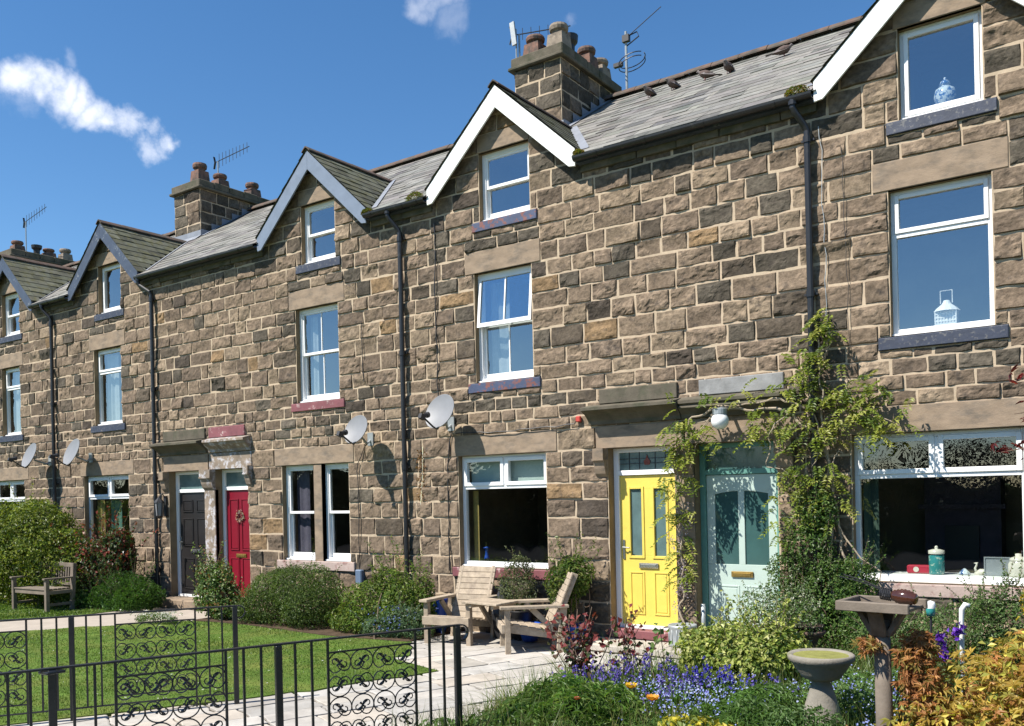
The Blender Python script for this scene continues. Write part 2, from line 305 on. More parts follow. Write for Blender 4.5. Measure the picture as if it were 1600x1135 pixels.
def stone_patch(mb, u0, u1, v0, v1, mp, cell, g, clamp=None, dark=0., mi=1):
    m = g.uniform(.0055, .0105)
    u0 += m; u1 -= m; v0 += m; v1 -= m
    if u1-u0 < .02 or v1-v0 < .02: return
    nu = max(3, int(round((u1-u0)/cell))); nv = max(3, int(round((v1-v0)/cell)))
    ed = .011; nu += 2; nv += 2
    U, V = np.meshgrid(np.concatenate([[u0], np.linspace(u0+ed, u1-ed, nu-1), [u1]]), np.concatenate([[v0], np.linspace(v0+ed, v1-ed, nv-1), [v1]]))
    e = np.minimum(np.minimum(U-u0, u1-U), np.minimum(V-v0, v1-V)); s0 = g.uniform(0, 900)
    P = np.stack([U*4.2+s0, V*6.0, np.full_like(U, s0)], -1)
    prof = np.clip(e/.015, 0, 1)**.7
    rough = g.choice([.5, .9, 1., 1.4])
    n1 = fbm(P, 3, 1); n2 = np.abs(vnoise(P*2.3+31, 5)); n3 = vnoise(P*6.1+11, 13)
    q = n1*1.7+g.uniform(0, 1); fr = q-np.floor(q); terr = np.floor(q)+np.clip((fr-.72)/.28, 0, 1)          # hackly steps left by the chisel
    tilt = (U-(u0+u1)/2)*g.normal(0, .035) + (V-(v0+v1)/2)*g.normal(-.01, .09)
    H = prof*np.clip(g.uniform(.008, .022) + rough*(.0078*terr + .006*n1 + .0095*(n2-.3) + .0048*n3) + tilt, .001, .065)
    edge = e < 1e-6
    H[edge] = -.006
    wob = vnoise(np.stack([U*9, V*9, np.full_like(U, s0)], -1), 7)*.007
    wob2 = vnoise(np.stack([U*9+50, V*9, np.full_like(U, s0)], -1), 8)*.007
    inner = e > ed*1.2; rim = (~edge) & (~inner)
    U = U + np.where(inner, g.normal(0, cell*.12, U.shape), wob); V = V + np.where(inner, g.normal(0, cell*.10, U.shape), wob2)
    if clamp is not None: V = np.minimum(V, clamp(U))
    col = np.array(STONE_TONES[g.choice(len(STONE_TONES), p=STONE_P)])*g.uniform(.9, 1.1)
    if g.random() < dark: col = np.array((.085, .072, .055))*g.uniform(.75, 1.35)
    t = np.clip(1 + .26*n1 + .16*vnoise(P*3.7, 9), .4, 1.6)[..., None]
    C = (col*t).reshape(-1, 3)
    i = (np.arange(nv)[:, None]*(nu+1)+np.arange(nu)).ravel()
    F = np.stack([i, i+1, i+nu+2, i+nu+1], 1)
    mb.raw(mp(U.ravel(), V.ravel(), H.ravel()), F, mi, C)
def front(u, v, h): return np.stack([u, -h, v], 1)

def build_wall(root, x0, x1, holes, gables, cell, seed, eave=6.62):
    """holes: rectangles kept free for dressed stones and openings; gables: (centre, half width, eave z, apex z)"""
    g = np.random.default_rng(seed); mb = MB(); prev = ()
    holes = list(holes)
    for a, b in zip(ZC[:-1], ZC[1:]):
        iv = []
        tooth = lambda xx: xx if xx > .3 else xx + .5*(((a*37.7+xx*11.3) % 1)-.5)
        if b <= eave+.08: iv = [(tooth(x0), tooth(x1), None)]
        else:
            for (c, hw, ez, az) in gables:
                w0 = hw*(az-a)/(az-ez)
                if w0 > .12: iv.append((c-w0, c+w0, (c, hw, ez, az)))
        joints = []
        for (l, r, gb) in iv:
            hs = [h for h in holes if h[2] < b-1e-3 and h[3] > a+1e-3]
            bp = sorted({l, r, *[min(max(v, l), r) for h in hs for v in h[:2]]}); runs = []
            for fa, fb in zip(bp[:-1], bp[1:]):             # what is left of the course above or below a dressed block
                xm = (fa+fb)/2; segs = [(a, b)]
                for h in hs:
                    if h[0] < xm < h[1]:
                        ns = []
                        for p, q in segs:
                            if h[2] > p+1e-3: ns.append((p, min(q, h[2])))
                            if h[3] < q-1e-3: ns.append((max(p, h[3]), q))
                        segs = [w for w in ns if w[1]-w[0] > 1e-3]
                for sg in segs:
                    if runs and abs(runs[-1][1]-fa) < 1e-6 and runs[-1][2:] == sg: runs[-1] = (runs[-1][0], fb, *sg)
                    else: runs.append((fa, fb, *sg))
            for (fa, fb, za, zb) in runs:
                if fb-fa < .004: continue
                cl = None
                if gb is not None:
                    c, hw, ez, az = gb
                    cl = lambda U, c=c, hw=hw, ez=ez, az=az: az - np.abs(U-c)*(az-ez)/hw
                if gb is None: mb.quad((fa, 0, za), (fb, 0, za), (fb, 0, zb), (fa, 0, zb), 0)
                else:
                    pts = [(fa, za), (fb, za)] + [(x, max(za, min(zb, float(cl(np.array(x)))))) for x in np.linspace(fb, fa, 9)]
                    mb.raw([(x, 0, z) for x, z in pts], [tuple(range(len(pts)))], 0)
                if zb-za < .05 or fb-fa < .05: continue
                xs = split_widths(fa, fb, g, .2 if b-a < .2 else .26, .48 if b-a < .2 else .62, prev)
                joints += xs[1:-1]
                for ua, ub in zip(xs[:-1], xs[1:]):
                    dk = .09
                    if any(-.02 < h[2]-zb < .12 and ua < h[1] and ub > h[0] for h in holes if h[3]-h[2] < .2): dk = .75   # the soot run below a sill
                    if 6.2 < a < 6.7: dk = .4
                    stone_patch(mb, ua, ub, za, zb, front, cell, g, cl, dk)
        prev = joints
    return mb.build('wall', [m_mortar, m_stone], root)

# ------------------------------------------------------------------ windows and doors
YF = .10                                                    # window frames stand this far inside the wall face
def block(mb, x0, x1, z0, z1, out=.012, depth=.06, mi=0, g=rng):
    """a dressed block with softened arrises and a slightly uneven face"""
    c = .008; y = -out
    nx = max(2, int((x1-x0)/.12)); nz = max(2, int((z1-z0)/.1))
    U, V = np.meshgrid(np.concatenate([[x0], np.linspace(x0+c, x1-c, nx+1), [x1]]), np.concatenate([[z0], np.linspace(z0+c, z1-c, nz+1), [z1]]))
    edge = (U <= x0+1e-6) | (U >= x1-1e-6) | (V <= z0+1e-6) | (V >= z1-1e-6)
    Y = np.where(edge, y+c*.8, y + vnoise(np.stack([U*5, V*5, U*0+x0*3], -1), 2)*.003)
    ny = U.shape[1]; i = (np.arange(U.shape[0]-1)[:, None]*ny+np.arange(ny-1)).ravel()
    mb.raw(np.stack([U.ravel(), Y.ravel(), V.ravel()], 1), np.stack([i, i+1, i+ny+1, i+ny], 1), mi)
    yb = y+c*.8
    mb.raw([(x0, yb, z0), (x1, yb, z0), (x1, depth, z0), (x0, depth, z0), (x0, yb, z1), (x1, yb, z1), (x1, depth, z1), (x0, depth, z1)],
           [(0, 3, 2, 1), (4, 5, 6, 7), (0, 4, 7, 3), (1, 2, 6, 5)], mi)
def reveal(mb, x0, x1, z0, z1, y1, mi=0, bottom=True):
    mb.quad((x0, 0, z0), (x0, y1, z0), (x0, y1, z1), (x0, 0, z1), mi); mb.quad((x1, 0, z0), (x1, 0, z1), (x1, y1, z1), (x1, y1, z0), mi)
    mb.quad((x0, 0, z1), (x0, y1, z1), (x1, y1, z1), (x1, 0, z1), mi)
    if bottom: mb.quad((x0, 0, z0), (x1, 0, z0), (x1, y1, z0), (x0, y1, z0), mi)
def room(root, x0, x1, z0, z1, d=1.9, m=None):
    tp = z1 > 7; mb = MB(); a, b, p, q = (x0-.06, x1+.06, z0-.3, z1+.07) if tp else (x0-.45, x1+.45, z0-.35, z1+.3); y0 = YF+.1; y1 = y0+d
    mb.quad((a, y1, p), (b, y1, p), (b, y1, q), (a, y1, q)); mb.quad((a, y0, p), (a, y1, p), (a, y1, q), (a, y0, q)); mb.quad((b, y0, p), (b, y0, q), (b, y1, q), (b, y1, p))
    mb.quad((a, y0, p), (b, y0, p), (b, y1, p), (a, y1, p)); mb.quad((a, y0, q), (a, y1, q), (b, y1, q), (b, y0, q))
    mb.quad((a, y0, p), (x0, y0, p), (x0, y0, q), (a, y0, q)); mb.quad((x1, y0, p), (b, y0, p), (b, y0, q), (x1, y0, q))
    mb.quad((x0, y0, p), (x1, y0, p), (x1, y0, z0), (x0, y0, z0)); mb.quad((x0, y0, z1), (x1, y0, z1), (x1, y0, q), (x0, y0, q))
    return mb.build('room', m or m_room, root)
def curtain(parent, x0, x1, z0, z1, m, y=YF+.16, amp=.03, name='curtain'):
    n = max(10, int((x1-x0)/.012)); mb = MB(); xs = np.linspace(x0, x1, n+1); ph = rng.uniform(0, 6)
    ys = y + amp*np.sin(xs*42+ph)*(.6+.4*np.sin(xs*13)) 
    v = [(x, yy, z0) for x, yy in zip(xs, ys)]+[(x, yy, z1) for x, yy in zip(xs, ys)]
    mb.raw(v, [(i, i+1, n+2+i, n+1+i) for i in range(n)]); return mb.build(name, m, parent, smooth=True)
def frame_rect(mb, x0, x1, z0, z1, t, ya, yb, tb=None, mi=0):
    tb = tb or t
    mb.box(x0, x0+t, ya, yb, z0, z1, mi); mb.box(x1-t, x1, ya, yb, z0, z1, mi)
    mb.box(x0+t, x1-t, ya, yb, z1-t, z1, mi); mb.box(x0+t, x1-t, ya, yb, z0, z0+tb, mi)
def pane(win, x0, x1, z0, z1, y, m, tilt=0):
    mb = MB(); mb.quad((x0, y, z0), (x1, y, z0), (x1, y, z1), (x0, y, z1)); return mb.build('pane', m, win)
def window(root, x0, x1, z0, z1, style, glass=None, label=None, sill=None, sillz=None, lintel=None, lm=None, sillx=(.13, .13)):
    glass = glass or m_glass
    f = MB(); panes = []; y = YF; T = .055
    f_open = None
    if style == 'picture':
        frame_rect(f, x0, x1, z0, z1, T, y, y+.07, .075)
        zt = z1-(z1-z0)*.285; xm = (x0+x1)/2
        f.box(x0+T, x1-T, y, y+.07, zt-.03, zt+.03)
        f.box(xm-.03, xm+.03, y+.001, y+.069, zt+.03, z1-T)
        for a, b in ((x0+T-.012, xm-.018), (xm+.018, x1-T+.012)):
            frame_rect(f, a, b, zt+.018, z1-T+.012, .055, y-.018, y+.05); panes.append((a+.05, b-.05, zt+.068, z1-T-.038, y+.02))
        panes.append((x0+T-.01, x1-T+.01, z0+.07, zt-.025, y+.03))
    elif style == 'top_hung':
        frame_rect(f, x0, x1, z0, z1, T, y, y+.07, .08)
        zt = z1-(z1-z0)*.29
        frame_rect(f, x0+T-.012, x1-T+.012, zt, z1-T+.012, .045, y-.016, y+.05)
        f.box(x0+T, x1-T, y, y+.07, zt-.05, zt-.001)
        panes += [(x0+T+.03, x1-T-.03, zt+.04, z1-T-.03, y+.02), (x0+T-.01, x1-T+.01, z0+.07, zt-.045, y+.03)]
    elif style == 'single':
        frame_rect(f, x0, x1, z0, z1, .05, y, y+.07, .07)
        frame_rect(f, x0+.04, x1-.04, z0+.06, z1-.04, .05, y-.016, y+.05); panes.append((x0+.085, x1-.085, z0+.105, z1-.085, y+.02))
    else:                                                   # sash
        frame_rect(f, x0, x1, z0, z1, .06, y-.012, y+.09, .06)
        zm = (z0+z1)/2 + (.03 if 'bars' in style else 0)
        for (a, b, yy, low) in ((z0+.055, zm+.02, y+.045, 1), (zm-.02, z1-.055, y+.005, 0)):
            if 'open' in style and not low: f_open = (a, b, yy); continue
            frame_rect(f, x0+.055, x1-.055, a, b, .04, yy, yy+.038, .075 if low else .045)
            if 'bars' in style: f.box((x0+x1)/2-.011, (x0+x1)/2+.011, yy+.002, yy+.03, a+.04, b-.04)
            panes.append((x0+.09, x1-.09, a+.04, b-.035, yy+.014))
    f.box(x0-.0, x1+.0, y-.055, y-.013 if style.startswith('sash') else y-.001, z0, z0+.028)      # projecting cill nose of the frame
    win = f.build('window', m_white, root, bevel=.004)
    if label: win['label'] = label
    for p in panes: pane(win, *p, glass)
    if f_open:                                              # the top sash of this window is tipped open
        a, b, yy = f_open; q = MB()
        def tip(mb_, k):
            for arr in mb_.v[k:]:
                dz = arr[:, 2]-b; arr[:, 1] += dz*.11
        frame_rect(q, x0+.03, x1-.03, a, b, .045, yy-.02, yy+.02, .06); q.box((x0+x1)/2-.011, (x0+x1)/2+.011, yy-.015, yy+.015, a+.06, b-.045); tip(q, 0)
        so = q.build('open_sash', m_white, win); so['label'] = 'top sash tipped open'
        q = MB(); q.box(x0+.075, x1-.075, yy-.003, yy+.003, a+.06, b-.045); tip(q, 0); q.build('pane', glass, win)
    if sill is not None:
        mb = MB(); a, b = x0-sillx[0], x1+sillx[1]; lo, hi = sillz
        block(mb, a, b, lo, hi-.012, .035, .02); mb.quad((x0, -.03, hi-.012), (x1, -.03, hi-.012), (x1, YF+.01, hi+.001), (x0, YF+.01, hi+.001))
        mb.build('sill', sill, win)
    if lintel is not None:
        mb = MB(); block(mb, lintel[0], lintel[1], lintel[2], lintel[3], .014, .05); mb.build('lintel', lm or m_dressed, win)
    mb = MB(); reveal(mb, x0, x1, z0, z1, YF+.1, 0); mb.build('reveal', m_jamb, win)
    return win
def moulded(mb, x0, x1, z0, z1, y, mi=0, d=.012, w=.022):
    """a raised bead round a sunk panel"""
    frame_rect(mb, x0, x1, z0, z1, w, y-d, y+.01, mi=mi); mb.box(x0+w*1.6, x1-w*1.6, y-d*.6, y+.01, z0+w*1.6, z1-w*1.6, mi)

# ------------------------------------------------------------------ roofs
EZ, SL, RY, RZ = 6.56, .645, 3.5, 9.0                       # eave height at Y=-.2, slope, ridge
def roof_z(y): return EZ + SL*(y+.2)
def slate_tone(g, base=(.178, .169, .148)):
    return np.array(base)*g.choice([.6, .85, 1, 1, 1.08, 1.2])*g.uniform(.9, 1.1) + g.normal(0, .003, 3)
def slate(mb, o, ux, us, nn, w, l, th, g, col, mi=0):
    """o lower left corner; ux across, us up the slope, nn normal"""
    lift = g.choice([0, .001, .003, .008]); a = g.normal(0, .004)
    p = [o+nn*(th+lift)-us*abs(a), o+ux*w+nn*(th+lift)-us*abs(g.normal(0, .004)), o+ux*w+us*l+nn*.002, o+us*l+nn*.002]
    mb.raw([p[0], p[1], p[2], p[3], o-us*abs(a)-nn*.004, o+ux*w-us*abs(a)-nn*.004], [(0, 1, 2, 3), (4, 5, 1, 0)], mi, col)
def main_roof(root, x0, x1, seed, gables):
    g = np.random.default_rng(seed); mb = MB()
    us = np.array([0, 1, SL]); L = np.hypot(RY+.2, RZ-EZ+.0); us = us/np.linalg.norm(us); nn = np.array([0, -us[2], us[1]]); ux = np.array([1., 0, 0])
    ex = .24; rows = int(L/ex)
    for r in range(rows+1):
        s = r*ex; x = x0 - g.uniform(0, .15)
        while x < x1:
            w = g.uniform(.24, .44); a = max(x, x0); b = min(x+w-.003, x1)
            if s*us[1]-.2 < .04:                            # the eaves row stops at each gable's verge
                for (c, hw, ez, az) in gables:
                    if c-hw-.04 < b and a < c+hw+.04:
                        if a < c-hw-.04: b = c-hw-.04
                        elif b > c+hw+.04: a = c+hw+.04
                        else: b = a
            if b-a > .02:
                o = np.array([a, -.2, EZ]) + us*s
                # skip slates wholly under a dormer roof
                hid = any(abs((a+b)/2-c) + .05 < (az-(o[2]+.16))/((az-ez)/hw) - .12 for (c, hw, ez, az) in gables)
                if not hid: slate(mb, o, ux, us, nn, b-a, min(ex+.04, L-s+.02), .006, g, slate_tone(g))
            x += w
    p = x0; dk = (.08, .08, .08); zz = lambda y: roof_z(y)-.012
    for (c, hw, ez, az) in gables:
        yv = (az+.1-EZ)/SL-.2
        mb.quad((p, -.2, zz(-.2)), (c-hw, -.2, zz(-.2)), (c-hw, RY, zz(RY)), (p, RY, zz(RY)), 0, dk)
        mb.quad((c-hw, -.06, zz(-.06)), (c, yv, zz(yv)), (c, RY, zz(RY)), (c-hw, RY, zz(RY)), 0, dk)
        mb.quad((c, yv, zz(yv)), (c+hw, -.06, zz(-.06)), (c+hw, RY, zz(RY)), (c, RY, zz(RY)), 0, dk); p = c+hw
    mb.quad((p, -.2, zz(-.2)), (x1, -.2, zz(-.2)), (x1, RY, zz(RY)), (p, RY, zz(RY)), 0, dk)
    mb.quad((x0, RY, RZ-.012), (x1, RY, RZ-.012), (x1, 7.2, EZ), (x0, 7.2, EZ), 0, (.17, .165, .15))
    return mb.build('roof', [m_slate], root)
def ridge(root, p0, p1, name='ridge_tiles', r=.1, m=None):
    g = np.random.default_rng(int(abs(p0[0])*100)); p0 = np.array(p0, float); p1 = np.array(p1, float); L = np.linalg.norm(p1-p0); d = (p1-p0)/L
    sd = np.cross(d, [0, 0, 1]); sd /= np.linalg.norm(sd); mb = MB(); n = max(2, int(L/.45))
    for i in range(n):
        a = p0 + d*(L*i/n+.004); b = p0 + d*(L*(i+1)/n-.004); lift = g.uniform(0, .012)
        prof = [(-r*1.25, -r*.85), (-r*.5, -.012), (0, .012), (r*.5, -.012), (r*1.25, -r*.85)]
        v = [a+sd*s+np.array([0, 0, h+lift]) for s, h in prof]+[b+sd*s+np.array([0, 0, h+lift]) for s, h in prof]
        v += [q-np.array([0, 0, .022]) for q in v]
        f = [(k, k+1, 5+k+1, 5+k) for k in range(4)] + [(k, 10+k, 10+k+1, k+1) for k in range(4)] + [(5+k+1, 15+k+1, 15+k, 5+k) for k in range(4)] + [(0, 5, 15, 10), (4, 14, 19, 9)]
        mb.raw(v, f)
    return mb.build(name, m or m_ridge, root)
GS = .93                                                    # slope of the gables
def gable(c, hw, zr=7.9): return (c, hw, zr-.1-GS*hw, zr-.1)
OV = .16                                                    # verge overhang
def dormer(root, c, hw, ez, az, board_m, slate_m, seed):
    """gable roof over the top window: slates, ridge, barge boards, soffit, lead valley"""
    g = np.random.default_rng(seed); sl = GS; zr = az+.10
    zd = lambda dx: zr - sl*dx
    dr = MB()
    for sgn in (-1, 1):
        us = np.array([-sgn, 0, sl]); us /= np.linalg.norm(us); nn = np.array([sgn*us[2], 0, abs(us[0])]); Lh = hw+.05; L = Lh*np.hypot(1, sl)
        ex = .2; rows = int(L/ex)+1
        for r in range(rows):
            s = r*ex; dx = Lh - s/np.hypot(1, sl)
            if dx < .02: break
            yv = (zd(max(dx-.04, 0))-EZ)/SL - .2 + .05
            y = -OV-.03 - g.uniform(0, .12)
            while y < yv:
                w = g.uniform(.2, .32); a = max(y, -OV-.03); b = min(y+w-.003, yv)
                if b-a > .015:
                    o = np.array([c+sgn*dx, a, zd(dx)])
                    l = min(ex+.035, L-s)
                    slate(dr, o, np.array([0, 1., 0]), us, nn, b-a, l, .011, g, slate_tone(g, (.19, .19, .165)))
                y += w
        ylow = (zd(Lh)-EZ)/SL-.2
        dr.raw([(c+sgn*Lh, -OV-.02, zd(Lh)-.012), (c, -OV-.02, zr-.012), (c, (zr-EZ)/SL-.2, zr-.012), (c+sgn*Lh, max(ylow, -OV), zd(Lh)-.012)], [(0, 1, 2, 3)], 0, (.09, .09, .08))
    d_ = dr.build('dormer_roof', [slate_m], root)
    ridge(d_, (c, -OV-.05, zr+.03), (c, (zr-EZ)/SL-.2+.08, zr+.03), r=.075)
    vm = MB()
    for sgn in (-1, 1):                                     # lead valleys
        a = Vector((c, (zr-EZ)/SL-.2, zr+.012)); b = Vector((c+sgn*(hw+.02), (zd(hw+.02)-EZ)/SL-.2, zd(hw+.02)+.012))
        k = Vector((sgn*.13, 0, 0)); k2 = Vector((0, .12, .12*SL))
        vm.raw([a+Vector((0, 0, .0)), b, b+k+Vector((0, 0, .012)), a+k+Vector((0, 0, .012))], [(0, 1, 2, 3)])
        vm.raw([b+k+Vector((0, -.02, -.01)), b+Vector((0, -.02, -.01)), b, b+k+Vector((0, 0, .012))], [(0, 1, 2, 3)])
    vm.build('valley_flashing', m_lead, d_)
    for sgn in (-1, 1):
        mb = MB(); w = .32                                   # vertical depth of the board
        x1 = c+sgn*(hw+.03); zt = lambda x: zr-.015 - sl*abs(x-c)
        poly = [(c, zt(c)), (x1, zt(x1)), (x1, zt(x1)-.24), (x1-sgn*.1, zt(x1-sgn*.1)-w), (c, zt(c)-w)]
        if sgn > 0: poly = poly[::-1]
        mb.prism(poly, 'y', -OV-.012, -OV+.016)
        mb.build('barge_board', board_m, root, bevel=.003)
        mb = MB()
        poly = [(c, zt(c)-.03), (x1, zt(x1)-.03), (x1, zt(x1)-.06), (c, zt(c)-.06)]
        if sgn > 0: poly = poly[::-1]
        mb.prism(poly, 'y', -OV+.017, .03); mb.build('verge_soffit', m_whitewood if board_m is m_whitewood else board_m, root)
def gutter(root, xa, xb, brackets=True):
    mb = MB(); r = .058; y0 = -.205; z0 = EZ-.035; n = 10; k = max(2, int((xb-xa)/1.2))
    prof = [(y0 + r*math.cos(math.pi+math.pi*i/n), z0 + r*math.sin(math.pi+math.pi*i/n)) for i in range(n+1)]
    prof += [(y, z) for y, z in [(p[0]*1.0, p[1]+.006) for p in prof[::-1]]]
    m_ = len(prof)
    mb.raw([(xa, y, z) for y, z in prof]+[(xb, y, z) for y, z in prof], [(i, i+1, m_+i+1, m_+i) for i in range(m_-1)]+[tuple(range(m_)), tuple(range(m_, 2*m_))[::-1]])
    g_ = mb.build('gutter', m_iron_black, root, smooth=False)
    mb = MB()
    for i in range(k):
        x = xa+(xb-xa)*(i+.5)/k; pr = [(y0+(r+.008)*math.cos(math.pi+math.pi*j/n), z0+(r+.008)*math.sin(math.pi+math.pi*j/n)) for j in range(n+1)]
        mb.raw([(x-.02, y, z) for y, z in pr]+[(x+.02, y, z) for y, z in pr], [(j, j+1, n+2+j, n+1+j) for j in range(n)])
    if brackets: mb.build('gutter_bracket', m_iron_black, g_)
    mb = MB(); mb.box(xa, xb, -.15, -.0, EZ-.10, EZ-.075); mb.box(xa, xb, -.15, -.13, EZ-.075, EZ-.03)
    mb.build('eaves_board', m_navy, root)
def corbel_course(root, xa, xb, seed):
    """the big plain blocks right under the gutter"""
    g = np.random.default_rng(seed); mb = MB(); xs = split_widths(xa, xb, g, .5, .95)
    for a, b in zip(xs[:-1], xs[1:]): block(mb, a+.006, b-.006, 6.37, 6.56, .05+g.uniform(0, .01), .02)
    mb.build('eaves_course', m_dressed_grey, root)
def downpipe(root, x, zb, zt=EZ-.05, off=.12, label=None):
    mb = MB(); r = .038; yw = -.085
    pts = [(x-off, -.205, zt), (x-off, -.205, zt-.10), (x-off+.02, -.185, zt-.15), (x-.02, -.105, zt-.30), (x, yw, zt-.36), (x, yw, zb)]
    mb.tube(pts, r, 10)
    mb.tube([(x-off, -.205, zt+.02), (x-off, -.205, zt-.07)], .052, 10)
    z = zt-.42
    while z > zb+.2:
        mb.tube([(x, yw, z), (x, yw, z-.075)], .049, 10); mb.box(x-.075, x+.075, -.06, -.02, z-.05, z-.025); z -= 1.78
    o = mb.build('downpipe', m_iron_black, root, smooth=False)
    return o
def chimney(root, x0, x1, y0, y1, zb, zt, seed, pots):
    g = np.random.default_rng(seed); mb = MB(); zcap = zt-.22
    faces = [(x0, x1, lambda u, v, h: np.stack([u, y0-h, v], 1)), (y0, y1, lambda u, v, h: np.stack([x1+h, u, v], 1)),
             (x0, x1, lambda u, v, h: np.stack([x0+x1-u, y1+h, v], 1)), (y0, y1, lambda u, v, h: np.stack([x0-h, y0+y1-u, v], 1))]
    nz = max(4, int((zcap-zb)/.24)); zs = np.linspace(zb, zcap, nz+1)
    for (a, b, mp) in faces:
        mb.raw(mp(np.array([a, b, b, a]), np.array([zb, zb, zcap, zcap]), np.zeros(4)), [(0, 1, 2, 3)], 0)
        for k in range(nz):
            xs = split_widths(a, b, g, .26, .56)
            for ua, ub in zip(xs[:-1], xs[1:]): stone_patch(mb, ua, ub, zs[k], zs[k+1], mp, .055, g, None, .72)
    ch = mb.build('chimney_stack', [m_mortar, m_stone], root)
    mb = MB()
    mb.box(x0-.09, x1+.09, y0-.09, y1+.09, zcap, zcap+.06)
    n = 5
    for i in range(n):
        a = y0-.055+(y1-y0+.11)*i/n; b = y0-.055+(y1-y0+.11)*(i+1)/n
        mb.box(x0-.055+g.uniform(-.01, .01), x1+.055+g.uniform(-.01, .01), a+.004, b-.004, zcap+.06, zt+g.uniform(-.015, .01))
    cap = mb.build('chimney_cap', m_dressed_grey, ch, bevel=.015)
    mb = MB(); zf = roof_z(y0)
    mb.quad((x0-.04, y0-.035, zf-.05), (x1+.05, y0-.035, zf-.05), (x1+.05, y0-.035, zf+.14), (x0-.04, y0-.035, zf+.14))
    k = 5
    for i in range(k):
        a = y0-.03+(RY-y0+.03)*i/k; b = y0-.03+(RY-y0+.03)*(i+1)/k
        mb.quad((x1+.05, a, roof_z(a)-.03), (x1+.05, b, roof_z(b)-.03), (x1+.05, b, roof_z(a)+.18), (x1+.05, a, roof_z(a)+.18))
        mb.quad((x1+.05, a, roof_z(a)+.03), (x1+.18, a, roof_z(a)+.025), (x1+.18, b, roof_z(b)+.025), (x1+.05, b, roof_z(b)+.03))
    mb.quad((x0-.04, y0-.035, zf+.02), (x1+.05, y0-.035, zf+.02), (x1+.05, y0-.2, roof_z(y0-.2)+.02), (x0-.04, y0-.2, roof_z(y0-.2)+.02))
    mb.build('chimney_flashing', m_lead, ch)
    for (px, py, kind, h, pm) in pots:
        mb = MB(); z0 = zt-.02
        if kind == 'square':
            s = .15
            mb.raw([(px+a*s*q, py+b*s*q, z) for (z, q) in ((z0, 1.08), (z0+h*.62, .92)) for a, b in ((-1, -1), (1, -1), (1, 1), (-1, 1))], [(0, 1, 5, 4), (1, 2, 6, 5), (2, 3, 7, 6), (3, 0, 4, 7), (4, 5, 6, 7)])
            mb.lathe([(.115, z0+h*.6), (.12, z0+h*.72), (.155, z0+h*.78), (.165, z0+h*.9), (.15, z0+h), (.115, z0+h), (.11, z0+h*.8), (.0, z0+h*.7)], (px, py, 0), 16)
        else:
            mb.lathe([(.12, z0), (.12, z0+h*.1), (.085, z0+h*.3), (.09, z0+h*.6), (.14, z0+h*.75), (.15, z0+h), (.12, z0+h*.9), (0, z0+h*.85)], (px, py, 0), 14)
        mb.build('chimney_pot', pm, ch)
    return ch
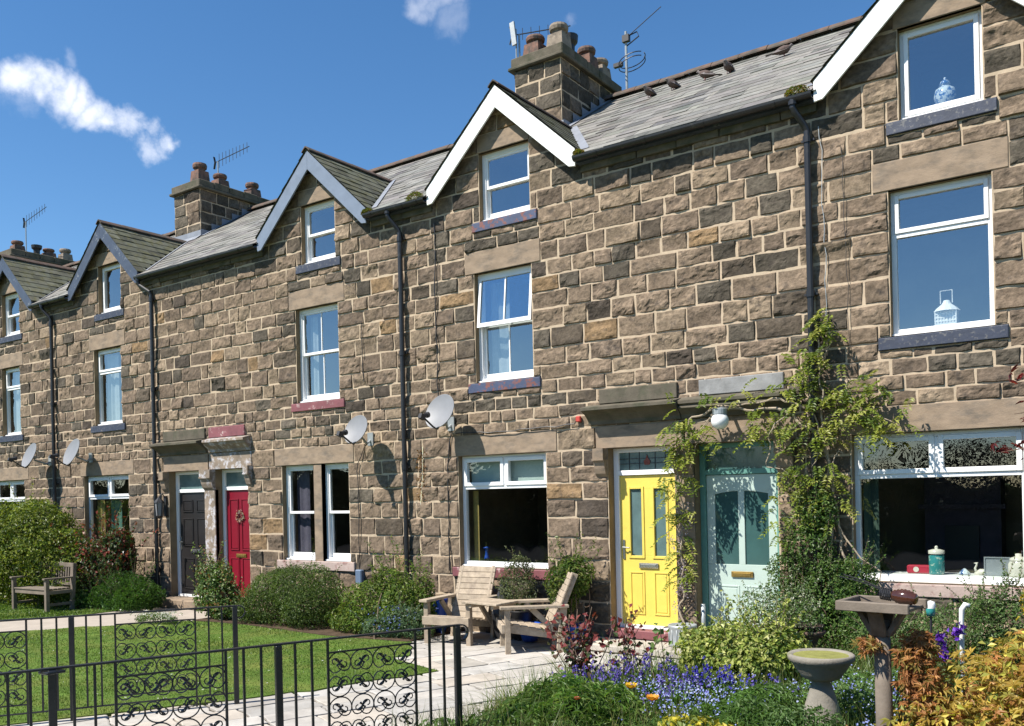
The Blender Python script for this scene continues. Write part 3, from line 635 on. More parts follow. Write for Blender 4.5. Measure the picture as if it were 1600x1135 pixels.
# ------------------------------------------------------------------ doors
YD = .17
m_redglass = material('red_stained_glass', (.20, .045, .03), .2, var=.2, vscale=20)
def door(root, x0, x1, zb, zt, kind, leaf_m, frame_m, glass_m, label):
    """frame with transom light, leaf, furniture; the leaf is the part named door"""
    t = .075; zl = zb+2.0
    f = MB()
    f.box(x0, x0+t, YD-.02, YD+.07, zb, zt); f.box(x1-t, x1, YD-.02, YD+.07, zb, zt); f.box(x0+t, x1-t, YD-.02, YD+.07, zt-.06, zt); f.box(x0+t, x1-t, YD-.02, YD+.07, zl+.005, zl+.07)
    fr = f.build('door_frame', frame_m, root, bevel=.004)
    mb = MB(); mb.box(x0+t-.005, x1-t+.005, YD+.02, YD+.03, zl+.06, zt-.055); mb.build('transom_light', glass_m, fr)
    if kind == 'yellow':                                     # leaded light with a red flower
        q = MB(); xm = (x0+x1)/2; z0_, z1_ = zl+.065, zt-.06
        for fx in (.18, .36, .64, .82): q.box(x0+t+(x1-x0-2*t)*fx-.004, x0+t+(x1-x0-2*t)*fx+.004, YD+.012, YD+.02, z0_, z1_)
        q.box(x0+t, x1-t, YD+.0125, YD+.0195, z0_+.09, z0_+.098); q.box(x0+t, x1-t, YD+.0125, YD+.0195, z1_-.09, z1_-.082); q.build('leading', m_dark, fr)
        q = MB(); zm = (z0_+z1_)/2; q.prism([(xm-.035, zm-.05), (xm+.035, zm-.05), (xm+.05, zm), (xm+.02, zm+.03), (xm, zm+.09), (xm-.02, zm+.03), (xm-.05, zm)], 'y', YD+.008, YD+.0125); q.build('stained_flower', m_redglass, fr)
    a, b = x0+t+.003, x1-t-.003; w = b-a; m = MB()
    y = YD+.01
    glazed = []
    if kind == 'yellow':
        gx = [(a+w*.14, a+w*.43), (a+w*.57, a+w*.86)]
        for p, q in gx: glazed.append((p+.035, q-.035, zl-1.07, zl-.18))
        for p, q in gx: moulded(m, p+.01, q-.01, zb+.15, zb+.72, y)
        for p, q in gx: frame_rect(m, p, q, zl-1.105, zl-.145, .034, y-.014, y+.01)
    elif kind == 'teal':
        gx = [(a+w*.12, a+w*.455), (a+w*.545, a+w*.88)]
        for p, q in gx: glazed.append((p, q, zl-1.12, zl-.2))
        for p, q in gx: moulded(m, p, q, zb+.14, zb+.62, y, d=.008)
    elif kind == 'black':
        for c in (.12, .56):
            p, q = a+w*c, a+w*(c+.32)
            for lo, hi in ((1.62, 1.86), (.95, 1.5), (.12, .72)): moulded(m, p, q, zb+lo, zb+hi, y, d=.016)
    else:
        for c in (.13, .55):
            p, q = a+w*c, a+w*(c+.32)
            for lo, hi in ((.88, 1.84), (.14, .74)): moulded(m, p, q, zb+lo, zb+hi, y, d=.016)
    # leaf face built round the glazed openings
    xs = sorted({a, b, *[v for g_ in glazed for v in g_[:2]]})
    if glazed:
        lo, hi = glazed[0][2], glazed[0][3]
        m.box(a, b, y, y+.04, zb+.012, lo); m.box(a, b, y, y+.04, hi, zl)
        pr = a
        for g_ in glazed: m.box(pr, g_[0], y, y+.04, lo, hi); pr = g_[1]
        m.box(pr, b, y, y+.04, lo, hi)
    else: m.box(a, b, y, y+.04, zb+.012, zl)
    d = m.build('door', leaf_m, root, bevel=.003); d['label'] = label
    for g_ in glazed:
        q = MB(); q.box(g_[0]-.003, g_[1]+.003, y+.018, y+.026, g_[2]-.003, g_[3]+.003); q.build('glass_panel', glass_m, d)
    if kind == 'teal':                                       # the arched heads of the two panes
        q = MB()
        for i, g_ in enumerate(glazed):
            n = 8; pts = [(g_[0], g_[3]), (g_[1], g_[3])]
            for k in range(n+1):
                u = k/n; x = g_[1]+(g_[0]-g_[1])*u; h = .035*((1-u) if i == 1 else u)**2; pts.append((x, g_[3]-.005-h))
            q.prism(pts, 'y', y+.004, y+.017)
        q.build('pane_head', leaf_m, d)
    q = MB(); q.box(a-.01, b+.01, YD-.06, YD+.05, zb-.03, zb+.012); q.build('threshold', m_white if kind in ('yellow', 'black') else m_dressed, fr)
    q = MB(); q.box(a-.06, b+.06, YD+.075, YD+.085, zb-.1, zt); q.build('hall_screen', m_dark, fr)
    lm = m_brass if kind in ('teal', 'red') else m_chrome
    zlb = {'yellow': zb+.80, 'teal': zb+.76, 'black': zb+.86, 'red': zb+.78}[kind]; xc = (a+b)/2 + (.0 if kind != 'red' else .02)
    q = MB(); q.box(xc-.14, xc+.14, y-.022, y, zlb-.035, zlb+.035); q.box(xc-.115, xc+.115, y-.03, y-.022, zlb-.02, zlb+.02); q.build('letterbox', lm, d, bevel=.004)
    if kind in ('yellow', 'black'):
        q = MB(); q.box(a+.03, a+.06, y-.012, y, zb+.88, zb+1.14); q.tube([(a+.045, y-.01, zb+1.04), (a+.045, y-.05, zb+1.04), (a+.15, y-.055, zb+1.035)], .01, 8); q.build('handle', m_chrome, d)
    if kind == 'red':
        q = MB(); g = np.random.default_rng(4)
        an = g.uniform(0, 6.28, 240); rr = .085+g.normal(0, .018, 240)
        c = np.stack([xc+rr*np.cos(an), y-.03+g.normal(0, .012, 240), zb+1.52+rr*np.sin(an)], 1)
        q.leaves(c, g.normal(size=(240, 3)), .045, .45, np.where(g.random((240, 1)) < .5, [[.55, .50, .46]], [[.35, .12, .14]])); q.build('wreath', m_leaf, d)
    return d
def cornice(root, x0, x1, z0, m, blk, blk_m, out=.26):
    pr = [(.0, z0), (-.05, z0), (-.06, z0+.05), (-.10, z0+.09), (-.15, z0+.13), (-out+.03, z0+.17), (-out, z0+.18), (-out, z0+.225), (-.03, z0+.27), (0, z0+.27)]
    mb = MB(); mb.prism(pr, 'x', x0, x1); c = mb.build('cornice', m, root, bevel=.004)
    if blk: mb = MB(); block(mb, blk[0], blk[1], z0+.275, z0+.47, .05, .02); mb.build('blocking_course', blk_m, c)
    return c
def console(mb, x0, x1, zt, h=.38):
    pr = [(.0, zt), (-.13, zt), (-.13, zt-h*.38), (-.115, zt-h*.42), (-.10, zt-h*.5), (-.085, zt-h*.7), (-.06, zt-h*.88), (-.02, zt-h), (0, zt-h)]
    mb.prism(pr, 'x', x0, x1); mb.box(x0-.008, x1+.008, -.14, 0, zt-h*.42, zt-h*.36)

# ------------------------------------------------------------------ the terrace
def house(name_label, x0, x1, xr, gb, seed, cell, holes, board_m, dorm_m, dseed):
    h = thing('terraced_house', name_label, 'house', ((x0+x1)/2, 0, 0), 0, 'stone terraced houses in the row')
    build_wall(h, x0, x1, holes, [gb], cell, seed)
    main_roof(h, x0, x1, seed+1, [gb]); ridge(h, (x0, RY, RZ+.04), (x1, RY, RZ+.04), r=.11)
    dormer(h, gb[0], gb[1], gb[2], gb[3], board_m, dorm_m, dseed)
    for a, b in ((x0, gb[0]-gb[1]-.035), (gb[0]+gb[1]+.035, x1)):
        if b-a > .1: gutter(h, a, b); corbel_course(h, a, b, seed+int(a*10) % 7)
    mb = MB(); mb.box(x0+.02, x1-.02, 6.9, 7.0, 0, EZ); mb.build('rear_wall', m_dressed_grey, h)
    return h
def hole_for(x0, x1, z0, z1, sillz=None, lz=None, sx=.13, lx=(.16, .16)):
    r = [(x0, x1, z0, z1)]
    if sillz: r.append((x0-sx, x1+sx, *sillz))
    if lz: r.append((x0-lx[0], x1+lx[1], *lz))
    return r
TOP, MID, LOW = (6.05, 7.05), (3.69, 5.30), (.97, 2.62)
TS, MS, LS = (5.90, 6.05), (3.54, 3.69), (.82, .97)
TL, ML, LL = (7.05, 7.30), (5.30, 5.62), (2.62, 2.92)
def three(h, t, m, l, st, sm, slw, sills, glasses=(None, None, None), tlw=.46):
    tc = (t[0]+t[1])/2
    window(h, *t, *TOP, st, glasses[0], sill=sills[0], sillz=TS, lintel=(tc-tlw, tc+tlw, *TL))
    window(h, *m, *MID, sm, glasses[1], sill=sills[1], sillz=MS, lintel=(m[0]-.16, m[1]+.16, *ML))
    if l: window(h, *l, *LOW, slw, glasses[2] or m_glass_low, sill=sills[2], sillz=LS, lintel=(l[0]-.12, l[1]+.19, *LL))
def three_holes(t, m, l, tlw=.46):
    tc = (t[0]+t[1])/2
    r = hole_for(*t, *TOP, TS) + [(tc-tlw, tc+tlw, *TL)] + hole_for(*m, *MID, MS, ML)
    if l: r += hole_for(*l, *LOW, LS, LL, lx=(.12, .19))
    return r
def plain_reveal(h, x0, x1, zt):
    mb = MB(); reveal(mb, x0, x1, 0, zt, YD+.1, 0, False); mb.build('door_reveal', m_jamb, h)

# house E: teal door, right end
m_blk_grey = material('blue_grey_stone_block', (.25, .25, .245), .85, var=.3, vscale=5, bump=.4, bscale=30, spec=.2)
tE, mE, lE = (-2.22, -1.39), (-2.35, -1.33), (-2.80, -1.07)
gE = gable(-1.78, 1.28)
E_ = house('stone house with the mint green door and largest parlour window at the right', -4.85, .38, .38, gE, 101, .026,
           three_holes(tE, mE, lE, .44) + [(-5.5, -3.66, 0, 2.62), (-5.5, -3.44, 2.62, 2.92)], m_whitewood, m_moss_slate, 12)
three(E_, tE, mE, lE, 'single', 'top_hung', 'picture', (m_sill_navy, m_sill_navy, m_sill_stone))
for w in (tE, mE): room(E_, *w, *(TOP if w is tE else MID))
room(E_, *lE, *LOW, 2.6)
curtain(E_, -2.74, -2.58, 1.0, 2.58, m_curtain_moss)
mb = MB()
block(mb, -4.83, -3.44, 2.62, 2.92, .02, .05); console(mb, -3.655, -3.45, 2.62)
block(mb, -4.985, -4.725, .02, 2.24, .022, .06); console(mb, -4.98, -4.73, 2.62)
mb.build('door_surround', m_dressed, E_)
cornice(E_, -4.86, -3.42, 2.94, m_dressed_grey, (-4.62, -3.55), m_blk_grey, .16)
plain_reveal(E_, -4.72, -3.66, 2.62)
door(E_, -4.72, -3.66, .22, 2.62, 'teal', m_teal, m_teal_frame, m_frost_teal, 'pale mint green door with two tall arched panes')
mb = MB(); mb.box(-4.7, -3.68, -.04, YD-.06, .1, .19); mb.build('door_step', m_dressed, E_, bevel=.01)
downpipe(E_, -3.2, .05)
mb = MB(); mb.box(.38, .40, -.0, 7, 0, EZ-.02); mb.build('end_wall', m_dressed_grey, E_)

# house D: yellow door
tD, mD, lD = (-8.02, -7.13), (-8.15, -7.13), (-8.53, -6.95)
gD = gable(-7.58, 1.28)
D_ = house('stone house with white barge boards and a bright yellow front door', -9.5, -4.85, 0, gD, 202, .03,
           three_holes(tD, mD, lD) + [(-5.96, -4.2, 0, 2.62), (-6.13, -4.2, 2.62, 2.92)], m_whitewood, m_moss_slate, 22)
three(D_, tD, mD, lD, 'sash', 'sash_bars_open', 'picture', (m_sill_red, m_sill_red, m_sill_maroon))
room(D_, *tD, *TOP); room(D_, *mD, *MID); room(D_, *lD, *LOW, 2.6)
for rt, xa, xb in ((D_, -8.3, -7.3), (E_, -2.5, -1.6)):     # chimney breast and fireplace at the back of the parlour
    mb = MB(); mb.box(xa, xb, 2.35, 2.75, .66, 2.85); mb.box(xa-.06, xb+.06, 2.25, 2.349, 1.72, 1.78); mb.build('chimney_breast', m_curtain_dark, rt)
    mb = MB(); mb.box(xa+.25, xb-.25, 2.3, 2.345, .7, 1.5); mb.build('fireplace', m_dark, rt)
curtain(D_, -8.09, -7.72, 3.75, 5.2, m_curtain, y=YF+.2); curtain(D_, -7.3, -7.17, 3.75, 5.2, m_curtain, y=YF+.2)
mb = MB(); mb.box(-8.45, -7.03, YF+.12, YF+.125, 2.12, 2.6); mb.build('roller_blind', m_blind, D_)
curtain(D_, -8.47, -8.36, 1.0, 2.1, m_curtain_gold)
mb = MB(); block(mb, -6.13, -4.87, 2.62, 2.92, .02, .05); console(mb, -6.125, -5.965, 2.62); mb.build('door_surround', m_dressed, D_)
cornice(D_, -6.22, -4.87, 2.94, m_dressed_grey, (-6.05, -4.92), m_dressed_grey)
plain_reveal(D_, -5.96, -4.985, 2.62)
door(D_, -5.96, -4.985, .25, 2.62, 'yellow', m_yellow, m_white, m_frost, 'bright yellow door with two tall narrow panes')
mb = MB(); mb.box(-5.98, -4.96, -.06, YD-.06, .1, .22); mb.build('door_step', m_sill_maroon, D_, bevel=.012)
downpipe(D_, -9.53, .3, off=.13)
chimney(D_, -8.74, -7.82, 2.03, 4.0, 7.6, 9.42, 5, [(-8.42, 2.2, 'square', .36, m_pot), (-7.98, 2.25, 'square', .44, m_buff), (-8.0, 2.62, 'cowl', .42, m_dark), (-8.3, 2.8, 'cowl', .3, m_dark), (-7.98, 3.15, 'square', .40, m_pot), (-7.98, 3.6, 'square', .36, m_buff)])

# house C: crimson door
tC, mC = (-11.87, -11.05), (-12.06, -11.02)
gC = gable(-11.5, 1.3)
lC1, lC2 = (-12.50, -11.70), (-11.50, -10.85)
C_ = house('stone house with slate blue barge boards and a crimson front door', -14.55, -9.5, 0, gC, 303, .045,
           three_holes(tC, mC, None) + [(-12.5, -10.85, .97, 2.62), (-12.63, -10.72, *LS), (-12.68, -10.72, *LL), (-15.2, -13.42, 0, 2.62), (-15.2, -13.3, 2.62, 2.92)], m_greyblue, m_moss_slate, 32)
three(C_, tC, mC, None, 'sash', 'sash_bars', None, (m_sill_navy, m_sill_maroon, None))
room(C_, *tC, *TOP); room(C_, *mC, *MID); curtain(C_, -11.98, -11.8, 3.75, 5.2, m_curtain); curtain(C_, -11.25, -11.06, 3.75, 5.2, m_curtain)
for w in (lC1, lC2): window(C_, *w, *LOW, 'sash', m_glass_low)
room(C_, -12.5, -10.85, *LOW); curtain(C_, -12.42, -12.1, 1, 2.6, m_curtain_dark); curtain(C_, -11.1, -10.9, 1, 2.6, m_curtain_dark)
mb = MB(); block(mb, -11.70, -11.50, .97, 2.62, .0, .2); mb.build('mullion', m_dressed, C_)
mb = MB(); block(mb, -12.68, -10.72, *LL, .014, .05); mb.build('lintel', m_dressed, C_)
mb = MB(); block(mb, -12.63, -10.72, *LS, .05, .04); mb.build('sill', m_sill_stone, C_)
mb = MB(); block(mb, -14.53, -13.30, 2.62, 2.92, .025, .05); console(mb, -13.41, -13.28, 2.66); block(mb, -14.70, -14.38, .02, 2.24, .02, .06); console(mb, -14.70, -14.38, 2.62)
m_flaky = material('flaking_white_and_maroon_paint', (.23, .18, .135), .85, var=.35, bump=.6, bscale=18, col2=(.45, .43, .44), c2scale=9, c2lo=.5, c2hi=.6)
mb.build('door_surround', m_flaky, C_)
cornice(C_, -14.5, -13.3, 2.94, m_flaky, (-14.5, -13.45), m_sill_maroon, .2)
plain_reveal(C_, -14.38, -13.42, 2.62)
door(C_, -14.38, -13.42, .22, 2.62, 'red', m_red, m_white, m_frost, 'crimson four panelled door with a wreath')
mb = MB(); mb.box(-14.36, -13.44, -.05, YD-.06, .02, .19); mb.build('door_step', m_red, C_, bevel=.012)

# house B: black door
tB, mB, lB = (-18.22, -17.38), (-18.45, -17.42), (-18.95, -17.24)
gB = gable(-17.82, 1.28)
B_ = house('stone house with a black panelled door and a stack with three red rimmed pots', -20.1, -14.55, 0, gB, 404, .06,
           three_holes(tB, mB, lB) + [(-15.85, -14.0, 0, 2.62), (-16.0, -14.0, 2.62, 2.92)], m_navy, m_moss_slate, 42)
three(B_, tB, mB, lB, 'single', 'top_hung', 'picture', (m_sill_navy, m_sill_navy, m_sill_navy))
room(B_, *tB, *TOP); room(B_, *mB, *MID); room(B_, *lB, *LOW); curtain(B_, -18.85, -18.6, 1, 2.1, m_curtain_gold); curtain(B_, -18.3, -17.95, 1.0, 2.1, m_curtain_green); curtain(B_, -18.35, -17.95, 3.75, 5.2, m_curtain)
mb = MB(); block(mb, -16.0, -14.57, 2.62, 2.92, .02, .05); console(mb, -16.0, -15.86, 2.62); mb.build('door_surround', m_dressed, B_)
cornice(B_, -16.1, -14.58, 2.94, m_dressed_grey, (-15.95, -14.62), m_dressed_grey)
plain_reveal(B_, -15.85, -14.70, 2.62)
door(B_, -15.85, -14.70, .2, 2.62, 'black', m_black, m_white, m_frost, 'black six panelled door in a white frame')
mb = MB(); mb.box(-15.9, -14.6, -.35, YD-.06, .0, .165); mb.build('door_step', m_dressed, B_, bevel=.012)
downpipe(B_, -16.18, .3, off=.25)
downpipe(B_, -20.02, .3, off=.15)
chimney(B_, -18.52, -17.56, 2.1, 4.05, 7.6, 9.36, 6, [(-17.82, 2.3, 'square', .46, m_pot), (-17.82, 2.85, 'square', .36, m_pot), (-17.82, 3.78, 'square', .40, m_pot)])

# houses A and Z: far left
tA, mA, lA = (-22.42, -21.58), (-22.5, -21.62), (-23.1, -21.5)
gA = gable(-22.0, 1.28)
A_ = house('leftmost gabled stone house half hidden by the big golden green bush', -24.8, -20.1, 0, gA, 505, .08,
           three_holes(tA, mA, lA), m_navy, m_moss_slate, 52)
three(A_, tA, mA, lA, 'sash', 'top_hung', 'picture', (m_sill_navy, m_sill_navy, m_sill_navy))
room(A_, *tA, *TOP); room(A_, *mA, *MID); room(A_, *lA, *LOW); curtain(A_, -22.4, -22.0, 3.75, 5.2, m_curtain)
gZ = gable(-27.6, 1.28)
Z_ = house('far end stone house showing only its long dark chimney stack', -30.2, -24.8, 0, gZ, 606, .1, [], m_navy, m_moss_slate, 62)
chimney(Z_, -27.3, -26.2, 2.1, 4.05, 7.6, 9.28, 7, [(-26.5, 2.4, 'square', .34, m_pot), (-26.5, 2.95, 'cowl', .34, m_dark), (-26.5, 3.3, 'square', .3, m_pot), (-26.5, 3.8, 'square', .4, m_buff)])
# ------------------------------------------------------------------ things fixed to the walls and roofs
def dish(label, x, y, z, r, az, el, mx, mz):
    """dish centre x,y,z; faces azimuth az (0 = straight out of the wall, positive to the left) and elevation el; mast foot at mx,mz"""
    t = thing('satellite_dish', label, 'satellite dish', (mx, 0, mz), 0, 'satellite dishes on the terrace')
    d = Vector((-math.sin(az)*math.cos(el), -math.cos(az)*math.cos(el), math.sin(el))); rot = d.to_track_quat('Z', 'Y').to_matrix()
    c = Vector((x, y, z)); mb = MB()
    prof = [(r*k/8, .16*r*(k/8)**2) for k in range(9)]
    prof = prof + [(r*1.02, .16*r+.002), (r*1.02, .16*r-.012)] + [(p[0], p[1]-.012) for p in prof[::-1]]
    mb.lathe(prof, c, 32, 0, rot); mb.build('dish', m_dish, t, smooth=True)
    low = (rot @ Vector((0, -1, 0))); low = low if low.z < 0 else -low
    f = c + d*r*1.15 + low*r*.72
    mb = MB(); mb.tube([c+low*r*.98-d*.01, c+low*r*1.0+d*r*.3, f+low*.03], .014, 8); mb.tube([c+low*r*.98-d*.01, c-d*.06], .014, 6); mb.build('feed_arm', m_dark, t)
    mb = MB(); bd = (c-f).normalized(); mb.tube([f-bd*.02, f+bd*.05, f+bd*.055, f+bd*.09], [.03, .034, .045, .043], 12); mb.obox(f-bd*.04+Vector((0, 0, -.015)), .06, .07, .09, rot); mb.build('receiver', m_dark, t)
    b = c-d*.07; mb = MB(); mb.tube([b, b+Vector((0, 0, -.06)), (mx, -.12, mz-.08), (mx, -.03, mz-.02)], .019, 8); mb.box(mx-.06, mx+.06, -.045, -.02, mz-.11, mz+.1); mb.obox(b, .09, .05, .1, rot); mb.build('mount', m_galv, t)
    return t
dish('grey satellite dish between the yellow house window and the drainpipe', -8.52, -.38, 3.26, .27, R(4), R(22), -8.62, 3.12)
dish('grey satellite dish above the paired sash windows left of the drainpipe', -10.25, -.38, 3.10, .24, R(2), R(22), -10.3, 2.98)
dish('satellite dish on the wall above the red leaved rose bush', -18.72, -.35, 3.12, .30, R(6), R(22), -18.6, 3.02)
dish('satellite dish furthest left beside the leftmost drainpipe', -20.40, -.40, 3.12, .29, R(6), R(22), -20.28, 3.02)

t = thing('globe_lamp', 'round white globe lamp above the mint green door', 'wall lamp', (-4.18, 0, 2.95))
mb = MB(); mb.ball((-4.22, -.36, 2.86), .105, n=20, m=14); mb.build('globe', m_lampglass, t, smooth=True)
mb = MB(); mb.lathe([(.085, 2.935), (.088, 3.0), (.07, 3.01), (0, 3.012)], (-4.22, -.36, 0), 18); mb.tube([(-4.22, -.36, 3.0), (-4.22, -.2, 3.03), (-4.22, -.02, 3.03)], .022, 8); mb.build('lamp_bracket', m_galv, t)
t = thing('lantern', 'black carriage lantern beside the black front door', 'wall lamp', (-15.95, 0, 1.8))
mb = MB(); c = (-15.95, -.16)
mb.lathe([(.10, 2.02), (.075, 2.06), (.02, 2.12), (0, 2.15)], (*c, 0), 6); mb.lathe([(.0, 1.70), (.05, 1.72), (.07, 1.76)], (*c, 0), 6)
for k in range(6):
    a = math.pi*k/3; mb.tube([(c[0]+.068*math.cos(a), c[1]+.068*math.sin(a), 1.76), (c[0]+.095*math.cos(a), c[1]+.095*math.sin(a), 2.03)], .008, 5)
mb.tube([(c[0], c[1], 2.13), (c[0], -.09, 2.2), (c[0], -.02, 2.1)], .012, 6); mb.box(c[0]-.04, c[0]+.04, -.035, -.0, 1.75, 2.15); mb.build('lantern_frame', m_dark, t)
mb = MB(); mb.lathe([(.06, 1.765), (.085, 2.025)], (*c, 0), 6); mb.build('lantern_glass', m_dish, t)
def cable(label, pts, r=.007, m=m_dark):
    mb = MB(); P = []
    for a, b in zip(pts[:-1], pts[1:]):
        n = max(2, int((Vector(b)-Vector(a)).length/.14))
        P += [Vector(a).lerp(Vector(b), k/n)+Vector((random.gauss(0, .009), 0, random.gauss(0, .006))) for k in range(n)]
    P.append(Vector(pts[-1])); mb.tube(P, r, 5); return tag(mb.build('cable', m), label, 'cable')
cable('black aerial cable hanging down past the dish left of the yellow house', [(-8.86, -.035, 6.2), (-8.88, -.035, 5.0), (-8.86, -.035, 3.45), (-8.62, -.035, 3.0), (-8.70, -.035, 2.6), (-8.72, -.035, .9)], .009)
cable('thin black cable running over the wide window of the yellow house', [(-8.55, -.05, 2.97), (-7.6, -.05, 2.94), (-6.45, -.05, 2.98), (-6.36, -.05, 3.05)])
cable('thin grey cable beside the drainpipe near the right end', [(-3.07, -.03, 6.2), (-3.05, -.03, 5.0), (-3.02, -.03, 3.7)], .005, m_galv)
cable('black cable at the left edge of the right end middle window', [(-2.83, -.04, 5.9), (-2.8, -.04, 4.6), (-2.78, -.04, 3.6)], .0035)
cable('black cable under the left dish beside the paired sash windows', [(-10.35, -.035, 2.95), (-10.62, -.035, 2.6), (-10.60, -.035, 1.6), (-10.62, -.035, .55)])
cable('thin cable from the wall lead down beside the leaf stain', [(-10.45, -.035, 4.9), (-10.44, -.035, 4.3), (-10.42, -.035, 3.9)], .006)
t = tag(MB().box(-6.42, -6.345, -.06, -.012, 3.0, 3.08).build('alarm_box', material('red_plastic_box', (.45, .05, .035), .5, var=.1), bevel=.01), 'small red box on the stone left of the yellow door cornice', 'junction box')
t = tag(MB().box(-10.66, -10.52, -.1, -.01, .62, .86).build('meter_box', material('blue_grey_box', (.12, .17, .25), .5, var=.1), bevel=.015), 'small blue box below the right sash window', 'junction box')

def yagi(label, base, h, d, L, n, ew=.2):
    t = thing('roof_aerial', label, 'aerial', base, 0, 'television aerials on the chimneys'); b = Vector(base); top = b+Vector((0, 0, h)); d = Vector(d).normalized(); s = d.cross(Vector((0, 0, 1))).normalized()
    mb = MB(); mb.tube([b, top], .017, 6); mb.build('mast', m_galv, t)
    mb = MB(); mb.tube([top-d*.15, top+d*L], .010, 6); mb.build('boom', m_dark, t)
    for k in range(n):
        c = top+d*(L*(k+.4)/n); w = ew*(1-.35*k/n)
        q = MB(); q.tube([c-Vector((0, 0, w*.5))-s*.0, c+Vector((0, 0, w*.5))], .006, 5); q.build('element', m_dark, t)
    q = MB()
    for sg in (-1, 1): q.bar(top-d*.12, top-d*.17+Vector((0, 0, .15*sg)), .05, .008)
    q.build('reflector', m_dark, t); return t
yagi('comb shaped aerial over the stack with three red rimmed pots', (-18.35, 3.2, 9.3), .95, (1, -.1, 0), 1.35, 9, .34)
yagi('comb shaped aerial above the furthest left chimney', (-27.2, 3.0, 9.2), 1.25, (1, -.15, .02), 1.7, 8, .34)
yagi('low comb shaped aerial behind the pots of the nearest chimney', (-8.75, 2.2, 9.3), .62, (1, .35, 0), .9, 6, .2)
t = thing('roof_aerial', 'tall bare mast with two hoop aerials beside the nearest chimney', 'aerial', (-7.72, 3.7, 8.9)); b = Vector((-7.62, 3.95, 8.7))
mb = MB(); mb.tube([b, b+Vector((0, 0, 1.62))], .024, 8); mb.build('mast', m_galv, t)
for z, rr in ((1.05, .24), (.98, .24)):
    mb = MB(); mb.tube([b+Vector((rr+rr*math.cos(a)-.1, -.05+rr*math.sin(a)*.9, z+.06*math.cos(a))) for a in np.linspace(0, 5.9, 26)], .009, 5); mb.build('hoop', m_dark, t)
mb = MB(); mb.tube([b+Vector((0, 0, 1.5)), b+Vector((.75, -.1, 1.78))], .008, 5); mb.tube([b+Vector((0, 0, 1.35)), b+Vector((.26, 0, 1.46)), b+Vector((.22, 0, 1.55)), b+Vector((0, 0, 1.52))], .012, 6); mb.box(b.x-.05, b.x+.08, b.y-.06, b.y+.02, b.z+1.42, b.z+1.54); mb.build('boom', m_dark, t)
mb = MB(); mb.box(b.x-.22, b.x-.05, b.y-.09, b.y-.02, b.z+1.0, b.z+1.07); mb.build('clamp', m_dark, t)
mb = MB(); mb.tube([(-8.78, 2.15, 9.25), (-8.78, 2.15, 10.0)], .014, 6); mb.bar((-8.84, 2.12, 10.12), (-8.79, 2.12, 9.72), .035, .09)
tag(mb.build('panel_aerial', m_galv), 'small white panel aerial on the left corner of the nearest chimney', 'aerial')

def pigeon(label, x, y, rz, sit=0):
    y -= .52; x *= .963; z = roof_z(y)+.015
    t = thing('pigeon', label, 'pigeon', (x, y, z), rz, 'pigeons resting on the slates')
    g = np.random.default_rng(int(abs(x)*100)); mb = MB(); dk = (.105, .075, .065); gr = (.15, .13, .125)
    sp = [(-.17, .075, .012), (-.12, .085, .035), (-.06, .095, .062), (.0, .105, .075), (.06, .113, .068), (.095, .125, .052), (.115, .145, .04), (.125, .16, .037), (.135, .172, .033), (.152, .172, .02), (.172, .165, .007)]
    n = 12; vs = []; cs = []
    for (xx, zz, r) in sp:
        for k in range(n):
            a = 2*math.pi*k/n; vs.append((xx, r*math.cos(a)*.95, zz-.02*sit+r*math.sin(a))); cs.append(gr if (xx > .1) else dk)
    mb.raw(vs, [(i*n+j, i*n+(j+1) % n, (i+1)*n+(j+1) % n, (i+1)*n+j) for i in range(len(sp)-1) for j in range(n)] + [tuple(range(n))[::-1], tuple((len(sp)-1)*n+j for j in range(n))], 0, np.array(cs))
    m = m_bird; mb.build('body', m, t, world=False, smooth=True)
    for s in (-1, 1):
        q = MB(); q.raw([(.09, s*.058, .11), (.02, s*.082, .075), (-.1, s*.06, .06), (-.2, s*.025, .06), (-.1, s*.05, .105), (.02, s*.068, .125)], [(0, 1, 2, 3, 4, 5)] if s > 0 else [(5, 4, 3, 2, 1, 0)], 0, (.19, .165, .16)); q.build('wing', m, t, world=False)
    q = MB(); q.raw([(-.14, -.03, .075), (-.30, -.035, .04), (-.30, .035, .04), (-.14, .03, .075), (-.14, 0, .06)], [(0, 1, 2, 3), (4, 2, 1), (0, 4, 1), (3, 2, 4)], 0, (.1, .09, .09)); q.build('tail', m, t, world=False)
    for s in (-1, 1): q = MB(); q.tube([(.01, s*.03, .05), (.02, s*.03, -.02)], .006, 5, 0, True, (.25, .08, .07)); q.build('leg', m, t, world=False, smooth=True)
    t.scale = (.84, .84, .84)
m_bird = material('pigeon_plumage', (1, 1, 1), .8, var=.25, vscale=25, attr=True, spec=.2)
pigeon('dark pigeon crouched on the slates nearest the chimney', -6.72, 3.05, R(250)); pigeon('pinkish brown pigeon second from the chimney on the slates', -6.32, 3.1, R(240))
pigeon('pale grey pigeon with its tail stretched right, middle of the roof', -5.74, 3.08, R(195)); pigeon('small dark pigeon right of the pale grey one under the ridge', -5.36, 3.1, R(260)); pigeon('grey pigeon furthest right near the white barge board', -4.5, 3.12, R(20))

